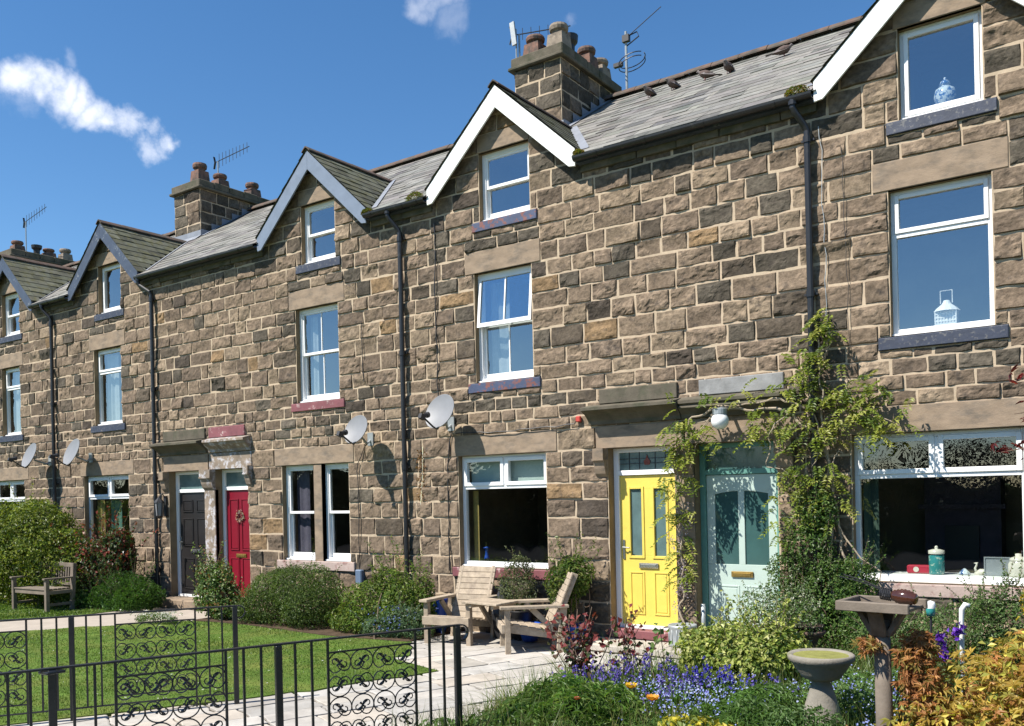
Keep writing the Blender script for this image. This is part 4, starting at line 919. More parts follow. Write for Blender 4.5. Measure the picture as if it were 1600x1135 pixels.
# ------------------------------------------------------------------ ornaments behind the windows
m_blueware = material('blue_and_white_glaze', (.62, .68, .70), .2, var=.05, col2=(.03, .10, .28), c2scale=22, c2lo=.48, c2hi=.56)
m_tealware = material('teal_patterned_glaze', (.03, .24, .23), .2, col2=(.40, .52, .42), c2scale=18, c2lo=.56, c2hi=.6)
m_cream = material('cream_glaze', (.66, .62, .52), .25, var=.06)
m_tin = material('red_tin', (.42, .02, .045), .35, var=.1)
z0 = TOP[0]+.1
ISL = MB(); 
tag(MB().lathe([(0, z0+.0), (.055, z0), (.06, z0+.02), (.10, z0+.10), (.115, z0+.17), (.10, z0+.24), (.05, z0+.275), (.052, z0+.285), (.06, z0+.29), (.045, z0+.33), (.012, z0+.35), (.016, z0+.37), (0, z0+.385)], (-1.81, .34, 0), 24).build('ginger_jar', m_blueware, smooth=True), 'blue and white lidded jar in the top right window', 'jar')
t = thing('lantern', 'white lattice candle lantern in the middle right window', 'lantern', (-1.84, .33, MID[0]+.09)); z0 = MID[0]+.09
mb = MB(); mb.box(-1.95, -1.73, .25, .41, z0, z0+.03)
for k in range(8):
    x = -1.945+.03*k; mb.box(x-.006, x+.006, .25, .258, z0+.03, z0+.17)
for zz in (.05, .09, .13): mb.box(-1.95, -1.73, .249, .257, z0+zz, z0+zz+.012)
mb.box(-1.95, -1.73, .26, .4, z0+.03, z0+.165); mb.build('lantern_body', m_whitewood, t)
mb = MB(); mb.lathe([(.14, z0+.165), (.11, z0+.20), (.05, z0+.25), (.03, z0+.29), (0, z0+.295)], (-1.84, .33, 0), 12); mb.build('lantern_roof', m_whitewood, t)
mb = MB(); mb.tube([(-1.9, .33, z0+.26), (-1.9, .33, z0+.40), (-1.78, .33, z0+.40), (-1.78, .33, z0+.26)], .006, 6); mb.build('carry_loop', m_whitewood, t)
z0 = LOW[0]+.08; ys = .34
for o_ in (MB().box(-2.80, -1.07, YF+.072, .55, LOW[0]+.02, z0-.004),): o_.build('window_board', m_whitewood, E_, bevel=.003)
t = thing('tin', 'red tin box lying on the sill of the large right window', 'tin box', (-2.15, ys, z0))
MB().box(-2.30, -2.0, ys-.07, ys+.05, z0, z0+.09).build('tin_body', m_tin, t, bevel=.012)
mb = MB(); mb.lathe([(.0, -.001), (.03, 0), (.03, .004), (0, .005)], (-2.2, ys-.072, z0+.045), 14, rot=Matrix.Rotation(R(90), 3, 'X')); mb.build('tin_badge', m_cream, t)
t = thing('storage_jar', 'tall teal and blue patterned jar on the right window sill', 'jar', (-1.985, ys-.1, z0)); c = (-1.985, ys-.08, 0)
mb = MB(); mb.lathe([(0, z0), (.075, z0), (.08, z0+.01), (.08, z0+.2), (.07, z0+.215), (.07, z0+.225)], c, 22); mb.build('jar_body', m_tealware, t, smooth=True)
mb = MB(); mb.lathe([(.084, z0+.225), (.084, z0+.262), (.04, z0+.275), (.014, z0+.28), (.02, z0+.295), (.012, z0+.312), (0, z0+.315)], c, 22); mb.build('jar_lid', m_cream, t, smooth=True)
tag(MB().lathe([(0, z0), (.06, z0), (.055, z0+.02), (.025, z0+.05), (.012, z0+.062), (0, z0+.065)], (-1.72, ys, 0), 16).build('trinket_dish', m_blueware, smooth=True), 'small blue grey dish between the teal jar and the duck', 'dish')
mb = MB(); mb.tube([(-1.62, ys, z0+.0), (-1.56, ys, z0+.03), (-1.50, ys, z0+.035), (-1.46, ys, z0+.05)], [.02, .035, .03, .005], 8); mb.tube([(-1.60, ys, z0+.03), (-1.615, ys, z0+.07), (-1.6, ys, z0+.10), (-1.595, ys, z0+.125), (-1.625, ys, z0+.125)], [.018, .012, .011, .016, .004], 8)
tag(mb.build('duck_figurine', m_cream, smooth=True), 'small cream duck figure beside the picture frame', 'figurine')
mb = MB(); frame_rect(mb, -1.52, -1.27, z0, z0+.2, .012, ys-.06, ys-.045); mb.box(-1.51, -1.28, ys-.05, ys-.046, z0+.01, z0+.19)
tag(mb.build('picture_frame', m_galv), 'thin silver picture frame on the right window sill', 'picture frame')
t = thing('storage_jar', 'cream lidded jar at the right end of the window sill', 'jar', (-1.185, ys-.08, z0)); c = (-1.19, ys-.07, 0)
mb = MB(); mb.lathe([(0, z0), (.09, z0), (.10, z0+.02), (.10, z0+.13), (.075, z0+.17)], c, 22); mb.build('jar_body', m_cream, t, smooth=True)
mb = MB(); mb.lathe([(.085, z0+.17), (.08, z0+.195), (.04, z0+.21), (.03, z0+.212), (.032, z0+.24), (0, z0+.245)], c, 22); mb.build('jar_lid', m_cream, t, smooth=True)
mb = MB(); mb.lathe([(0, 1.06), (.05, 1.06), (.035, 1.09), (.02, 1.16), (.035, 1.22), (.06, 1.23), (0, 1.25)], (-8.3, .36, 0), 14)
tag(mb.build('ornament', m_blueplastic, smooth=True), 'small blue ornament inside the wide window of the yellow house', 'ornament')

# ------------------------------------------------------------------ garden furniture
def wcol(g): return np.array((1, 1, 1))*g.uniform(.86, 1.12)
def chair(label, x, y, rz, seed):
    """deep slatted garden armchair, front towards local -Y"""
    t = thing('garden_armchair', label, 'garden chair', (x, y, .0), rz, 'slatted pine armchairs on the paving'); g = np.random.default_rng(seed); W = .60
    B = lambda nm, mb: mb.build(nm, m_wood, t, world=False, bevel=.004)
    for sx in (-1, 1):
        mb = MB(); mb.box(sx*(W/2+.035)-.035, sx*(W/2+.035)+.035, -.40, -.33, 0, .575, 0, wcol(g)); B('leg', mb)
        mb = MB(); mb.bar((sx*(W/2+.03), .36, .575), (sx*(W/2+.03), .30, 0), .045, .09, 0, (0, -1, 0), wcol(g)); B('leg', mb)
        mb = MB(); mb.box(sx*(W/2+.04)-.065, sx*(W/2+.04)+.065, -.46, .42, .576, .612, 0, wcol(g)); B('arm', mb)
        mb = MB(); mb.bar((sx*(W/2-.03), -.36, .32), (sx*(W/2-.03), .40, .20), .04, .10, 0, (0, 0, 1), wcol(g)); B('side_rail', mb)
        mb = MB(); mb.bar((sx*(W/2+.005), -.05, .57), (sx*(W/2+.005), .36, .16), .04, .07, 0, (0, 0, 1), wcol(g)); B('brace', mb)
    mb = MB(); mb.box(-W/2-.07, W/2+.07, -.445, -.402, .27, .385, 0, wcol(g)); B('front_rail', mb)
    mb = MB()
    for k in range(6):
        y0 = -.40+k*.105; z = .385-.16*(k*.105)/.7; mb.bar((-W/2, y0+.05, z), (W/2, y0+.05, z), .095, .02, 0, (0, .15, 1), wcol(g))
    B('seat', mb)
    mb = MB(); d = Vector((0, .42, 1)).normalized(); nrm = Vector((0, -1, .42)).normalized()
    for k in range(9):
        c = Vector((0, .20, .29))+d*(.05+k*.0845); ww = W/2-.0
        mb.bar(c+Vector((-ww, 0, 0)), c+Vector((ww, 0, 0)), .080, .022, 0, nrm, wcol(g))
    B('backrest', mb)
    for sx in (-1, 1): mb = MB(); a = Vector((sx*(W/2-.05), .225, .27)); mb.bar(a, a+d*.79, .09, .035, 0, nrm.cross(d), wcol(g)); B('back_post', mb)
    return t
chair('slatted pine armchair facing forward by the wide window', -7.95, -.72, R(8), 3)
chair('slatted pine armchair turned sideways near the yellow door', -6.68, -.82, R(-48), 4)
t = thing('side_table', 'low pine table joining the two slatted armchairs', 'garden table', (-7.28, -.92, 0)); g = np.random.default_rng(9)
for k in range(4):
    pass
mb = MB()
for k in range(5):
    y = -1.12+k*.098; mb.obox((-7.28, y, .60), .62, .092, .026, Matrix.Rotation(R(-8), 3, 'Z'), 0, wcol(g))
mb.build('tabletop', m_wood, t, bevel=.003)
mb = MB(); mb.bar((-7.5, -1.1, .555), (-7.42, -.72, .555), .05, .05, 0, (0, 0, 1), wcol(g)); mb.bar((-7.1, -1.14, .555), (-7.06, -.72, .555), .05, .05, 0, (0, 0, 1), wcol(g)); mb.build('table_frame', m_wood, t)

def bench(label, x, y, rz):
    t = thing('garden_bench', label, 'bench', (x, y, .0), rz); g = np.random.default_rng(2); W = 1.15
    B = lambda nm, mb: mb.build(nm, m_greywood, t, world=False, bevel=.004)
    for sx in (-1, 1):
        mb = MB(); mb.box(sx*W/2-.035, sx*W/2+.035, -.28, -.21, 0, .62, 0, wcol(g)); B('leg', mb)
        mb = MB(); mb.bar((sx*W/2, .24, 0), (sx*W/2, .30, .90), .07, .07, 0, (1, 0, 0), wcol(g)); B('leg', mb)
        mb = MB(); mb.box(sx*W/2-.04, sx*W/2+.04, -.31, .27, .62, .65, 0, wcol(g)); B('arm', mb)
        mb = MB(); mb.box(sx*W/2-.02, sx*W/2+.02, -.21, .24, .12, .17, 0, wcol(g)); mb.box(sx*W/2-.02, sx*W/2+.02, -.21, .24, .34, .41, 0, wcol(g)); B('side_rail', mb)
    mb = MB()
    for k in range(6): mb.box(-W/2+.03, W/2-.03, -.27+k*.085, -.27+k*.085+.07, .42, .445, 0, wcol(g))
    mb.box(-W/2+.03, W/2-.03, -.255, -.225, .34, .419, 0, wcol(g)); B('seat', mb)
    mb = MB(); mb.bar((-W/2, .295, .86), (W/2, .295, .86), .035, .08, 0, (0, 0, 1), wcol(g)); mb.bar((-W/2, .265, .50), (W/2, .265, .50), .035, .06, 0, (0, 0, 1), wcol(g))
    for k in range(13): xx = -W/2+.08+k*(W-.16)/12; mb.bar((xx, .268, .52), (xx, .292, .83), .045, .016, 0, (0, -1, 0), wcol(g))
    B('backrest', mb)
bench('silvered wooden slatted bench on the lawn by the golden bush', -17.5, -1.68, R(2))

# ------------------------------------------------------------------ black railings
def railing(label, end, d, nb):
    d = Vector((d[0], d[1], 0)).normalized(); e = Vector((*end, 0)); t = thing('garden_railing', label, 'railing', end+(0,), 0, 'black scrollwork railings beside the paving'); s = Vector((d.y, -d.x, 0)); H = .985; bay = 1.47
    L = bay*nb; P = lambda u, z: e+d*u+Vector((0, 0, z))
    mb = MB(); mb.bar(P(-.02, H), P(L, H), .04, .014)
    arc = [P(-.02-.0-.055*math.sin(a)*1.0-.02, H-.062+.062*math.cos(a)) for a in np.linspace(0, 4.6, 14)]
    for a, b in zip(arc[:-1], arc[1:]): mb.bar(a, b+(b-a)*.15, .038, .011, 0, s.cross((b-a).normalized()))
    mb.bar(P(-.02, H), arc[0], .04, .013)
    mb.build('top_rail', m_railing, t, bevel=.002)
    mb = MB(); mb.bar(P(0, .12), P(L, .12), .028, .012); mb.build('bottom_rail', m_railing, t, bevel=.002)
    g = np.random.default_rng(1)
    for i in range(nb+1):
        mb = MB(); mb.bar(P(i*bay, 0), P(i*bay, H-.008), .048, .048, 0, d); 
        if i and i % 2 == 0: mb.box(*[v for q in range(1) for v in (P(i*bay, 0).x-.06, P(i*bay, 0).x+.06, P(i*bay, 0).y-.06, P(i*bay, 0).y+.06)], H-.03, H-.012)
        mb.build('post', m_railing, t, bevel=.004)
    for i in range(nb):
        for k, u in enumerate((.125, .25, .375, 1.095, 1.22, 1.345)):
            mb = MB(); mb.bar(P(i*bay+u, .02 if k in (2, 3) else .12), P(i*bay+u, H-.007), .017, .017, 0, d); mb.build('baluster', m_railing, t)
        mb = MB(); u0, u1 = i*bay+.375, i*bay+1.095; zt, zb = H-.105, .20
        mb.bar(P(u0, zt), P(u1, zt), .016, .012); mb.bar(P(u0, zb), P(u1, zb), .016, .012)
        nx, nz = 4, 4; cw = (u1-u0)/nx; chh = (zt-zb)/nz
        for a in range(nx):
            for b in range(nz):
                cu = u0+cw*(a+.5); cz = zb+chh*(b+.5); big = (a+b) % 2 == 0
                r = cw*.5
                fx = 1 if a % 2 == 0 else -1; fz = 1 if b % 2 == 0 else -1
                ring = []
                for q in np.linspace(0, 1, 30):                     # C scroll that curls in at both ends
                    th = math.pi*.28 + q*math.pi*2.35; rr = r*(1 if .16 < q < .84 else 0.0)
                    if q <= .16: rr = r*(.30+.70*(q/.16))
                    elif q >= .84: rr = r*(.30+.70*((1-q)/.16))
                    ring.append(P(cu+fx*rr*math.cos(th), cz+fz*rr*math.sin(th)*chh/cw*.98))
                mb.tube(ring, .0052, 5)
                for sg in (-1, 1):
                    crl = []
                    for q in np.linspace(0, 1, 14):
                        th = q*4.6; rr = r*.40*(1-q*.62)
                        crl.append(P(cu+fx*(sg*r*.06+sg*(r*.34-rr*math.cos(th))), cz+fz*sg*(rr*math.sin(th)+r*.1)))
                    mb.tube(crl, .0048, 5)
                for ang in (.25, 1.25, .75, 1.75):                  # four leaves of the small rosette
                    dv = Vector((math.cos(math.pi*ang)*fx, math.sin(math.pi*ang)*fz)); ln = r*(.62 if ang in (.25, 1.25) else .36)
                    pts = [P(cu+dv.x*ln*q, cz+dv.y*ln*q) for q in (0, .45, .8, 1)]
                    mb.tube(pts, [.006, .0065, .011, .002], 6)
        mb.build('scroll_panel', m_railing, t)
    return t
railing('nearer black scrollwork railing crossing the foreground to the paving', (-4.64, -4.90), (-1.16, -2.72), 3)
railing('farther black scrollwork railing along the edge of the lawn', (-7.50, -4.88), (-.80, -1.25), 3)

# ------------------------------------------------------------------ pots, bin, bird bath, feeder
def bucket(mb, c, r0, r1, z0, z1, n=24): mb.lathe([(0, z0), (r0, z0), (r1, z1), (r1+.012, z1), (r1+.012, z1+.012), (r1-.01, z1+.01), (r1-.02, z1-.05), (0, z1-.05)], (*c, 0), n)
t = thing('bin_planter', 'galvanised ribbed bin planter on the step by the yellow door', 'planter', (-4.82, -.24, .12)); c = (-4.82, -.24)
mb = MB(); prof = [(0, .10), (.17, .10), (.175, .13), (.168, .14), (.172, .33), (.178, .34), (.178, .37), (.165, .37), (.15, .35), (0, .345)]; mb.lathe(prof, (*c, 0), 30)
for k in range(16):
    a = 2*math.pi*k/16; mb.tube([(c[0]+.170*math.cos(a), c[1]+.170*math.sin(a), .15), (c[0]+.174*math.cos(a), c[1]+.174*math.sin(a), .32)], .006, 5)
mb.build('bin_body', m_galv, t, smooth=True)
mb = MB(); mb.tube([(c[0]-.175, c[1]-.03, .33), (c[0]-.24, c[1]-.03, .32), (c[0]-.24, c[1]+.03, .32), (c[0]-.175, c[1]+.03, .33)], .008, 6); mb.build('handle', m_dark, t)
for lab, x, y, r, h in (('round cobalt blue glazed pot by the turned armchair', -6.32, -.40, .19, .26), ('cobalt blue pot half hidden under the turned armchair', -7.0, -.42, .15, .24), ('cobalt blue pot with a black rim behind the left armchair', -8.62, -.38, .11, .5)):
    mb = MB(); mb.lathe([(0, 0), (r*.7, 0), (r*.95, h*.5), (r, h*.85), (r*1.08, h*.9), (r*1.08, h), (r*.9, h), (r*.85, h*.85), (0, h*.84)], (x, y, .03), 24); tag(mb.build('glazed_pot', m_blueplastic, smooth=True), lab, 'plant pot')
mb = MB(); mb.lathe([(0, .0), (.13, 0), (.14, .1), (.17, .36), (.12, .52), (.0, .86)], (-7.55, -.28, 0), 9); tag(mb.build('covered_pot', m_dark, smooth=False), 'dark pointed cover between the left armchair and grey shrub', 'garden cover')
mb = MB(); mb.lathe([(0, 0), (.12, 0), (.16, .38), (.175, .40), (.15, .40), (0, .37)], (-7.22, -.30, .02), 20); tag(mb.build('planter', m_dark, smooth=True), 'dark planter under the grey green shrub by the window', 'plant pot')
t = thing('terracotta_dish', 'terracotta saucer on a stand beside the climbing shrub', 'plant pot', (-3.0, -1.05, 0))
mb = MB(); mb.lathe([(0, 0), (.09, 0), (.075, .05), (.05, .22), (.06, .36), (.075, .38), (.1, .45), (.165, .50), (.175, .53), (.16, .54), (.1, .50), (0, .49)], (-3.0, -1.05, 0), 22); mb.build('pedestal_bowl', m_pot, t, smooth=True)
mb = MB(); g = np.random.default_rng(3); mb.lathe([(.12, .55), (.165, .56), (.17, .58), (.1, .575), (0, .57)], (-3.02, -1.03, .01), 18); mb.build('upper_saucer', m_pot, t, smooth=True)
t = thing('bird_bath', 'stone bird bath with a mossy bowl among the flowers', 'bird bath', (-2.13, -3.54, 0)); c = (-2.13, -3.54, 0)
mb = MB(); mb.lathe([(0, .05), (.24, .05), (.24, .12), (.165, .16), (.145, .26), (.125, .36), (.09, .47), (.072, .535), (.092, .548), (.085, .562)], c, 28); mb.build('pedestal', m_cast, t, smooth=True)
mb = MB(); mb.lathe([(.09, .55), (.15, .575), (.16, .60), (.19, .635), (.20, .655), (.225, .69), (.248, .712), (.252, .745), (.236, .756), (.21, .745), (.18, .725)], c, 32); mb.build('bowl', m_cast, t, smooth=True)
mb = MB(); mb.lathe([(.212, .742), (.12, .74), (0, .739)], c, 28); mb.build('moss_water', m_water, t, smooth=True)
t = thing('bird_table', 'weathered wooden bird table on a round post', 'bird table', (-1.50, -4.28, 0)); x, y = -1.50, -4.28
mb = MB(); mb.tube([(x, y, 0), (x+.004, y, .45), (x-.002, y, 1.14)], [.058, .055, .052], 14); mb.build('post', m_greywood, t, smooth=True)
rt = Matrix.Rotation(R(-6), 3, 'Z'); mb = MB(); mb.obox((x, y, 1.235), .43, .34, .02, rt, 0, (.9, .9, .9)); mb.build('tray', m_greywood, t, bevel=.003)
for (dx, dy, sx, sy) in ((0, -.18, .47, .035), (0, .18, .47, .035), (-.22, 0, .03, .33)):
    v = rt @ Vector((dx, dy, 0)); mb = MB(); mb.obox((x+v.x, y+v.y, 1.25), sx, sy, .065, rt); mb.build('tray_rail', m_greywood, t, bevel=.005)
for a in range(4):
    dv = Vector((math.cos(a*math.pi/2+R(-6)), math.sin(a*math.pi/2+R(-6)), 0)); mb = MB(); mb.bar((x+dv.x*.045, y+dv.y*.045, 1.05), (x+dv.x*.15, y+dv.y*.13, 1.222), .09, .035); mb.build('brace', m_bark, t, bevel=.003)
t = thing('ornament', 'brown glass and wire beetle ornament on the bird table', 'ornament', (-1.40, -4.30, 1.26)); c = Vector((-1.37, -4.30, 1.31))
m_amber = material('brown_bottle_glass', (.06, .022, .012), .12, var=.4, vscale=14, spec=.8)
ax = Vector((1, -.12, -.12)).normalized(); mb = MB()
pts = [c+ax*u for u in np.linspace(-.06, .10, 15)]; rr = [.022+.027*math.sin(math.pi*(k+.8)/15.6)+.006*(k % 2) for k in range(15)]; mb.tube(pts, rr, 16); mb.build('glass_body', m_amber, t, smooth=True)
for k in range(6):
    q = MB(); p = c+ax*(-.13+.012*k); q.tube([p+Vector((0, (.038*math.cos(a)), .038*math.sin(a)+.0)) for a in np.linspace(0, 6.28, 14)], .005, 5); q.build('wire_coil', m_dark, t)
for dy in (-.02, .02):
    q = MB(); q.tube([c+ax*-.14+Vector((0, dy, .03)), c+ax*-.26+Vector((0, dy*2, .06)), c+ax*-.40+Vector((0, dy*3, .075))], .004, 5); q.build('feeler', m_dark, t)
t = thing('garden_lamp', 'small white capped garden light beside the bird table', 'garden light', (-1.44, -3.0, 0))
mb = MB(); mb.tube([(-1.44, -3.0, 0), (-1.44, -3.0, 1.05)], .01, 6); mb.build('stake', m_dark, t)
mb = MB(); mb.lathe([(0, 1.02), (.03, 1.02), (.035, 1.06), (.034, 1.08)], (-1.44, -3.0, 0), 14); mb.build('lamp_base', m_tealware, t, smooth=True)
mb = MB(); mb.lathe([(.034, 1.08), (.036, 1.11), (.03, 1.13), (0, 1.14)], (-1.44, -3.0, 0), 14); mb.build('lamp_cap', m_lampglass, t, smooth=True)
mb = MB(); b = Vector((-1.24, -2.9, 0)); mb.tube([b, b+Vector((0, 0, 1.0)), b+Vector((.005, 0, 1.07)), b+Vector((.03, 0, 1.11)), b+Vector((.055, .01, 1.10))], [.016, .018, .021, .022, .018], 10)
tag(mb.build('walking_stick', m_lampglass, smooth=True), 'white crook topped stake standing among the golden shrub', 'garden stake')
t = thing('trellis', 'brown diamond trellis on the pillar between the two doors', 'trellis', (-4.86, -.03, .3)); mb = MB(); g = np.random.default_rng(8)
for sg in (-1, 1):
    for k in range(-2, 20):
        z = .30+k*.075; a = (-4.97, z) if sg > 0 else (-4.74, z); b = (-4.74, z+.23) if sg > 0 else (-4.97, z+.23)
        if a[1] < .28 or b[1] > 1.45: continue
        mb.bar((a[0], -.035-.006*sg, a[1]), (b[0], -.035-.006*sg, b[1]), .006, .016, 0, (0, 0, 1))
mb.build('lattice', m_bark, t)
tag(MB().tube([(-4.60, -.10, .1), (-4.60, -.10, .62)], .028, 10).build('pipe', m_galv, smooth=True), 'short grey pipe standing left of the mint green door', 'pipe')
# ------------------------------------------------------------------ paving, lawn, path, beds
g5 = np.random.default_rng(21)
def inside(p, poly):
    x, y = p[..., 0], p[..., 1]; r = np.zeros(x.shape, bool); n = len(poly)
    for i in range(n):
        x0, y0 = poly[i]; x1, y1 = poly[(i+1) % n]
        c = ((y0 > y) != (y1 > y)) & (x < (x1-x0)*(y-y0)/((y1-y0) if y1 != y0 else 1e-9)+x0); r ^= c
    return r
def noisy_poly(poly, step=.25, amp=.05, seed=0):
    out = []; g = np.random.default_rng(seed)
    for (a, b) in zip(poly, poly[1:]+poly[:1]):
        n = max(1, int(math.hypot(b[0]-a[0], b[1]-a[1])/step))
        for k in range(n): out.append((a[0]+(b[0]-a[0])*k/n+g.normal(0, amp*.5), a[1]+(b[1]-a[1])*k/n+g.normal(0, amp*.5)))
    return out
LAWN = [(-8.45, -1.25), (-8.0, -1.75), (-7.75, -2.05), (-7.9, -2.25), (-7.35, -2.45), (-6.75, -2.62), (-6.85, -2.85), (-7.15, -3.6), (-7.4, -4.3), (-7.62, -4.75), (-8.05, -5.5), (-8.9, -6.9), (-10.4, -9.3), (-22, -9.3), (-18.0, -6.0), (-15.1, -3.75), (-14.46, -2.9), (-13.88, -2.14), (-13.3, -1.35), (-12.0, -1.25), (-9.9, -1.4)]
LAWN2 = [(-15.9, -1.0), (-15.95, -2.05), (-16.8, -2.95), (-22.5, -8.0), (-34, -8), (-34, -.9), (-20, -1.3), (-17.1, -1.3)]
PATH = [(-15.95, -.36), (-13.2, -.36), (-13.3, -1.4), (-13.88, -2.14), (-14.46, -2.9), (-15.1, -3.75), (-22, -9.6), (-24, -9.2), (-16.8, -2.95), (-15.95, -2.1)]
BED_WALL = [(-13.25, -.0), (-13.3, -1.3), (-12, -1.25), (-9.9, -1.4), (-8.5, -1.22), (-8.45, -.0)]
BED_FAR = [(-34, 0), (-34, -1.0), (-20, -1.35), (-17.1, -1.35), (-15.95, -1.0), (-16.0, 0)]
BED_R = [(-4.95, -5.4), (-4.95, -4.3), (-5.15, -3.1), (-5.1, -2.35), (-4.55, -1.95), (-4.25, -1.25), (-3.6, -.75), (-3.35, 0), (3, 0), (3, -9.8), (-1.6, -9.8), (-3.6, -7.3)]
sheet('paving_bed', noisy_poly([(-9.5, .15), (-3.2, .15), (-2.8, -12), (-10.5, -12)], 3, 0), -.012, m_joint)
sheet('front_lawn', noisy_poly(LAWN, .22, .06, 1), .022, m_turf, .08)
sheet('far_lawn', noisy_poly(LAWN2, .5, .04, 2), .018, m_turf, .07)
sheet('path', noisy_poly(PATH, .6, .03, 3), .004, m_path, .06)
sheet('border_soil', noisy_poly(BED_WALL, .4, .04, 4), .03, m_soil, .08)
sheet('far_border_soil', noisy_poly(BED_FAR, .6, .04, 5), .026, m_soil, .08)
sheet('flower_bed_soil', noisy_poly(BED_R, .3, .05, 6), .05, m_soil, .09)
mb = MB(); th = R(68); ca, sa = math.cos(th), math.sin(th)
v0 = -5.2
while v0 < 6:
    w = g5.choice([.32, .42, .5, .6]); u = -13.0+g5.uniform(-.8, 0)
    while u < 4.5:
        l = g5.choice([.45, .6, .75, .9, 1.05]); j = g5.uniform(.008, .016); n = 4
        q = np.array([(u+j, v0+j), (u+l-j, v0+j), (u+l-j, v0+w-j), (u+j, v0+w-j)])
        ctr = q.mean(0); X = -6.2+ctr[0]*ca-ctr[1]*sa; Y = -1.0+ctr[0]*sa+ctr[1]*ca
        if -10.2 < X < -3.0 and -11 < Y < .2:
            pts = []
            for a, b in zip(q, np.roll(q, -1, 0)):
                for k in range(n): p = a+(b-a)*k/n+(g5.normal(0, .009, 2) if k else g5.normal(0, .004, 2)); pts.append((-6.2+p[0]*ca-p[1]*sa, -1.0+p[0]*sa+p[1]*ca))
            z = .003+g5.uniform(-.004, .004); tx, ty = g5.normal(0, .003, 2); cx_, cy_ = np.mean(pts, 0)
            top = [(x, min(y, .14), z+(x-cx_)*tx+(y-cy_)*ty) for x, y in pts]; k = len(top); inn = [(cx_+(x-cx_)*.97, cy_+(y-cy_)*.97, zz+.004) for x, y, zz in top]
            col = np.array([(.39, .365, .33), (.42, .395, .36), (.36, .335, .295), (.42, .375, .32), (.36, .345, .32)][g5.integers(5)])*g5.uniform(.88, 1.1)
            mb.raw(top+inn+[(x, y, -.03) for x, y, _ in top], [tuple(range(k, 2*k))]+[(i, (i+1) % k, k+(i+1) % k, k+i) for i in range(k)]+[(i, 2*k+i, 2*k+(i+1) % k, (i+1) % k) for i in range(k)], 0, col)
        u += l
    v0 += w
o = mb.build('paving', m_flag); o['kind'] = 'structure'
mb = MB(); xs = [-6.5, -5.7, -4.95, -4.3, -3.6]
for a, b in zip(xs[:-1], xs[1:]):
    q = [(a+.006, -.66), (b-.006, -.64), (b-.006, -.07), (a+.006, -.07)]
    mb.prism(q, 'z', .02, .10+g5.uniform(-.003, .003), 0, np.array((.46, .42, .36))*g5.uniform(.85, 1.05))
o = mb.build('front_step', m_flag, bevel=.008); tag(o, kind='structure')

def blades(name, polys, n, h, w, cols, seed, zb=.02, dens=None, lean=.35):
    g = np.random.default_rng(seed); P = []
    for poly in polys:
        pa = np.array(poly); lo, hi = pa.min(0), pa.max(0); lo = np.maximum(lo, [-24, -9.3]); k = 0
        while k < n/len(polys):
            q = g.uniform(lo, hi, (40000, 2)); d = np.hypot(q[:, 0], q[:, 1]+10.6); q = q[inside(q, poly) & (g.random(len(q)) < np.clip((8.5/d)**1.4, .1, 1))]; P.append(q); k += len(q)
    P = np.concatenate(P); k = len(P)
    hh = h*g.uniform(.45, 1.25, k)*(1+.5*vnoise(np.stack([P[:, 0]*1.5, P[:, 1]*1.5, P[:, 0]*0], 1), 3)); a = g.uniform(0, 6.28, k); dx = np.cos(a); dy = np.sin(a); ww = w*g.uniform(.7, 1.4, k)*(np.hypot(P[:, 0], P[:, 1]+10.6)/8)
    ln = g.normal(0, lean, (k, 2))*hh[:, None]
    z = np.full(k, zb)
    v = np.stack([np.stack([P[:, 0]-dx*ww, P[:, 1]-dy*ww, z], 1), np.stack([P[:, 0]+dx*ww, P[:, 1]+dy*ww, z], 1), np.stack([P[:, 0]+ln[:, 0], P[:, 1]+ln[:, 1], z+hh], 1)], 1).reshape(-1, 3)
    c = np.array(cols)[g.integers(0, len(cols), k)]*g.uniform(.75, 1.25, (k, 1))*(1+.22*vnoise(np.stack([P[:, 0]*.8, P[:, 1]*.8, P[:, 0]*0+4], 1), 5))[:, None]
    mb = MB(); mb.raw(v, np.arange(k*3).reshape(-1, 3), 0, np.repeat(c, 3, 0)); o = mb.build(name, m_leaf); return o
GRASS = [(.085, .15, .026), (.10, .168, .03), (.072, .13, .024), (.125, .172, .038)]
tag(blades('grass', [LAWN], 110000, .02, .003, GRASS, 3), 'short mown grass of the lawn between railing and border', 'grass', kind='stuff')
tag(blades('grass', [LAWN2], 26000, .03, .005, GRASS, 4), 'grass of the far lawn round the wooden bench', 'grass', kind='stuff')

# ------------------------------------------------------------------ foliage
def cloud(mb, lumps, n, size, aspect, pal, g, jitter=.35, shell=.55, zmin=.03, clump=3.0, gap=.25, up=.25, ymax=-.03, pal_w=None, amp=.24):
    """leaves through the outer part of a set of ellipsoids, thinned in clumps"""
    L = np.array(lumps, float); area = (L[:, 3]*L[:, 4]+L[:, 4]*L[:, 5]+L[:, 3]*L[:, 5]); area /= area.sum()
    m = int(n*1.5); k = g.choice(len(L), m, p=area); d = g.normal(size=(m, 3)); d /= np.linalg.norm(d, axis=1, keepdims=True)
    r = shell+(1.04-shell)*g.random(m)**.6; c = L[k, :3]+d*L[k, 3:]*r[:, None]
    bump = 1+amp*fbm(c*clump, 2, 6); c = L[k, :3]+d*L[k, 3:]*(r*bump)[:, None]
    keep = (c[:, 2] > zmin) & (c[:, 1] < ymax) & (vnoise(c*clump*2.1, 12) > -1+gap*2*g.random(m))
    c, d = c[keep][:n], d[keep][:n]; kk = len(c)
    nor = d + g.normal(size=(kk, 3))*jitter*1.6 + np.array([0, -.15, up])
    cols = np.array(pal)[g.choice(len(pal), kk, p=pal_w)]*g.uniform(.72, 1.28, (kk, 1))*(1+.28*vnoise(c*clump*.9, 15))[:, None]
    mb.leaves(c, nor, size*g.uniform(.6, 1.35, kk), aspect, np.clip(cols, .004, 1))
    return c
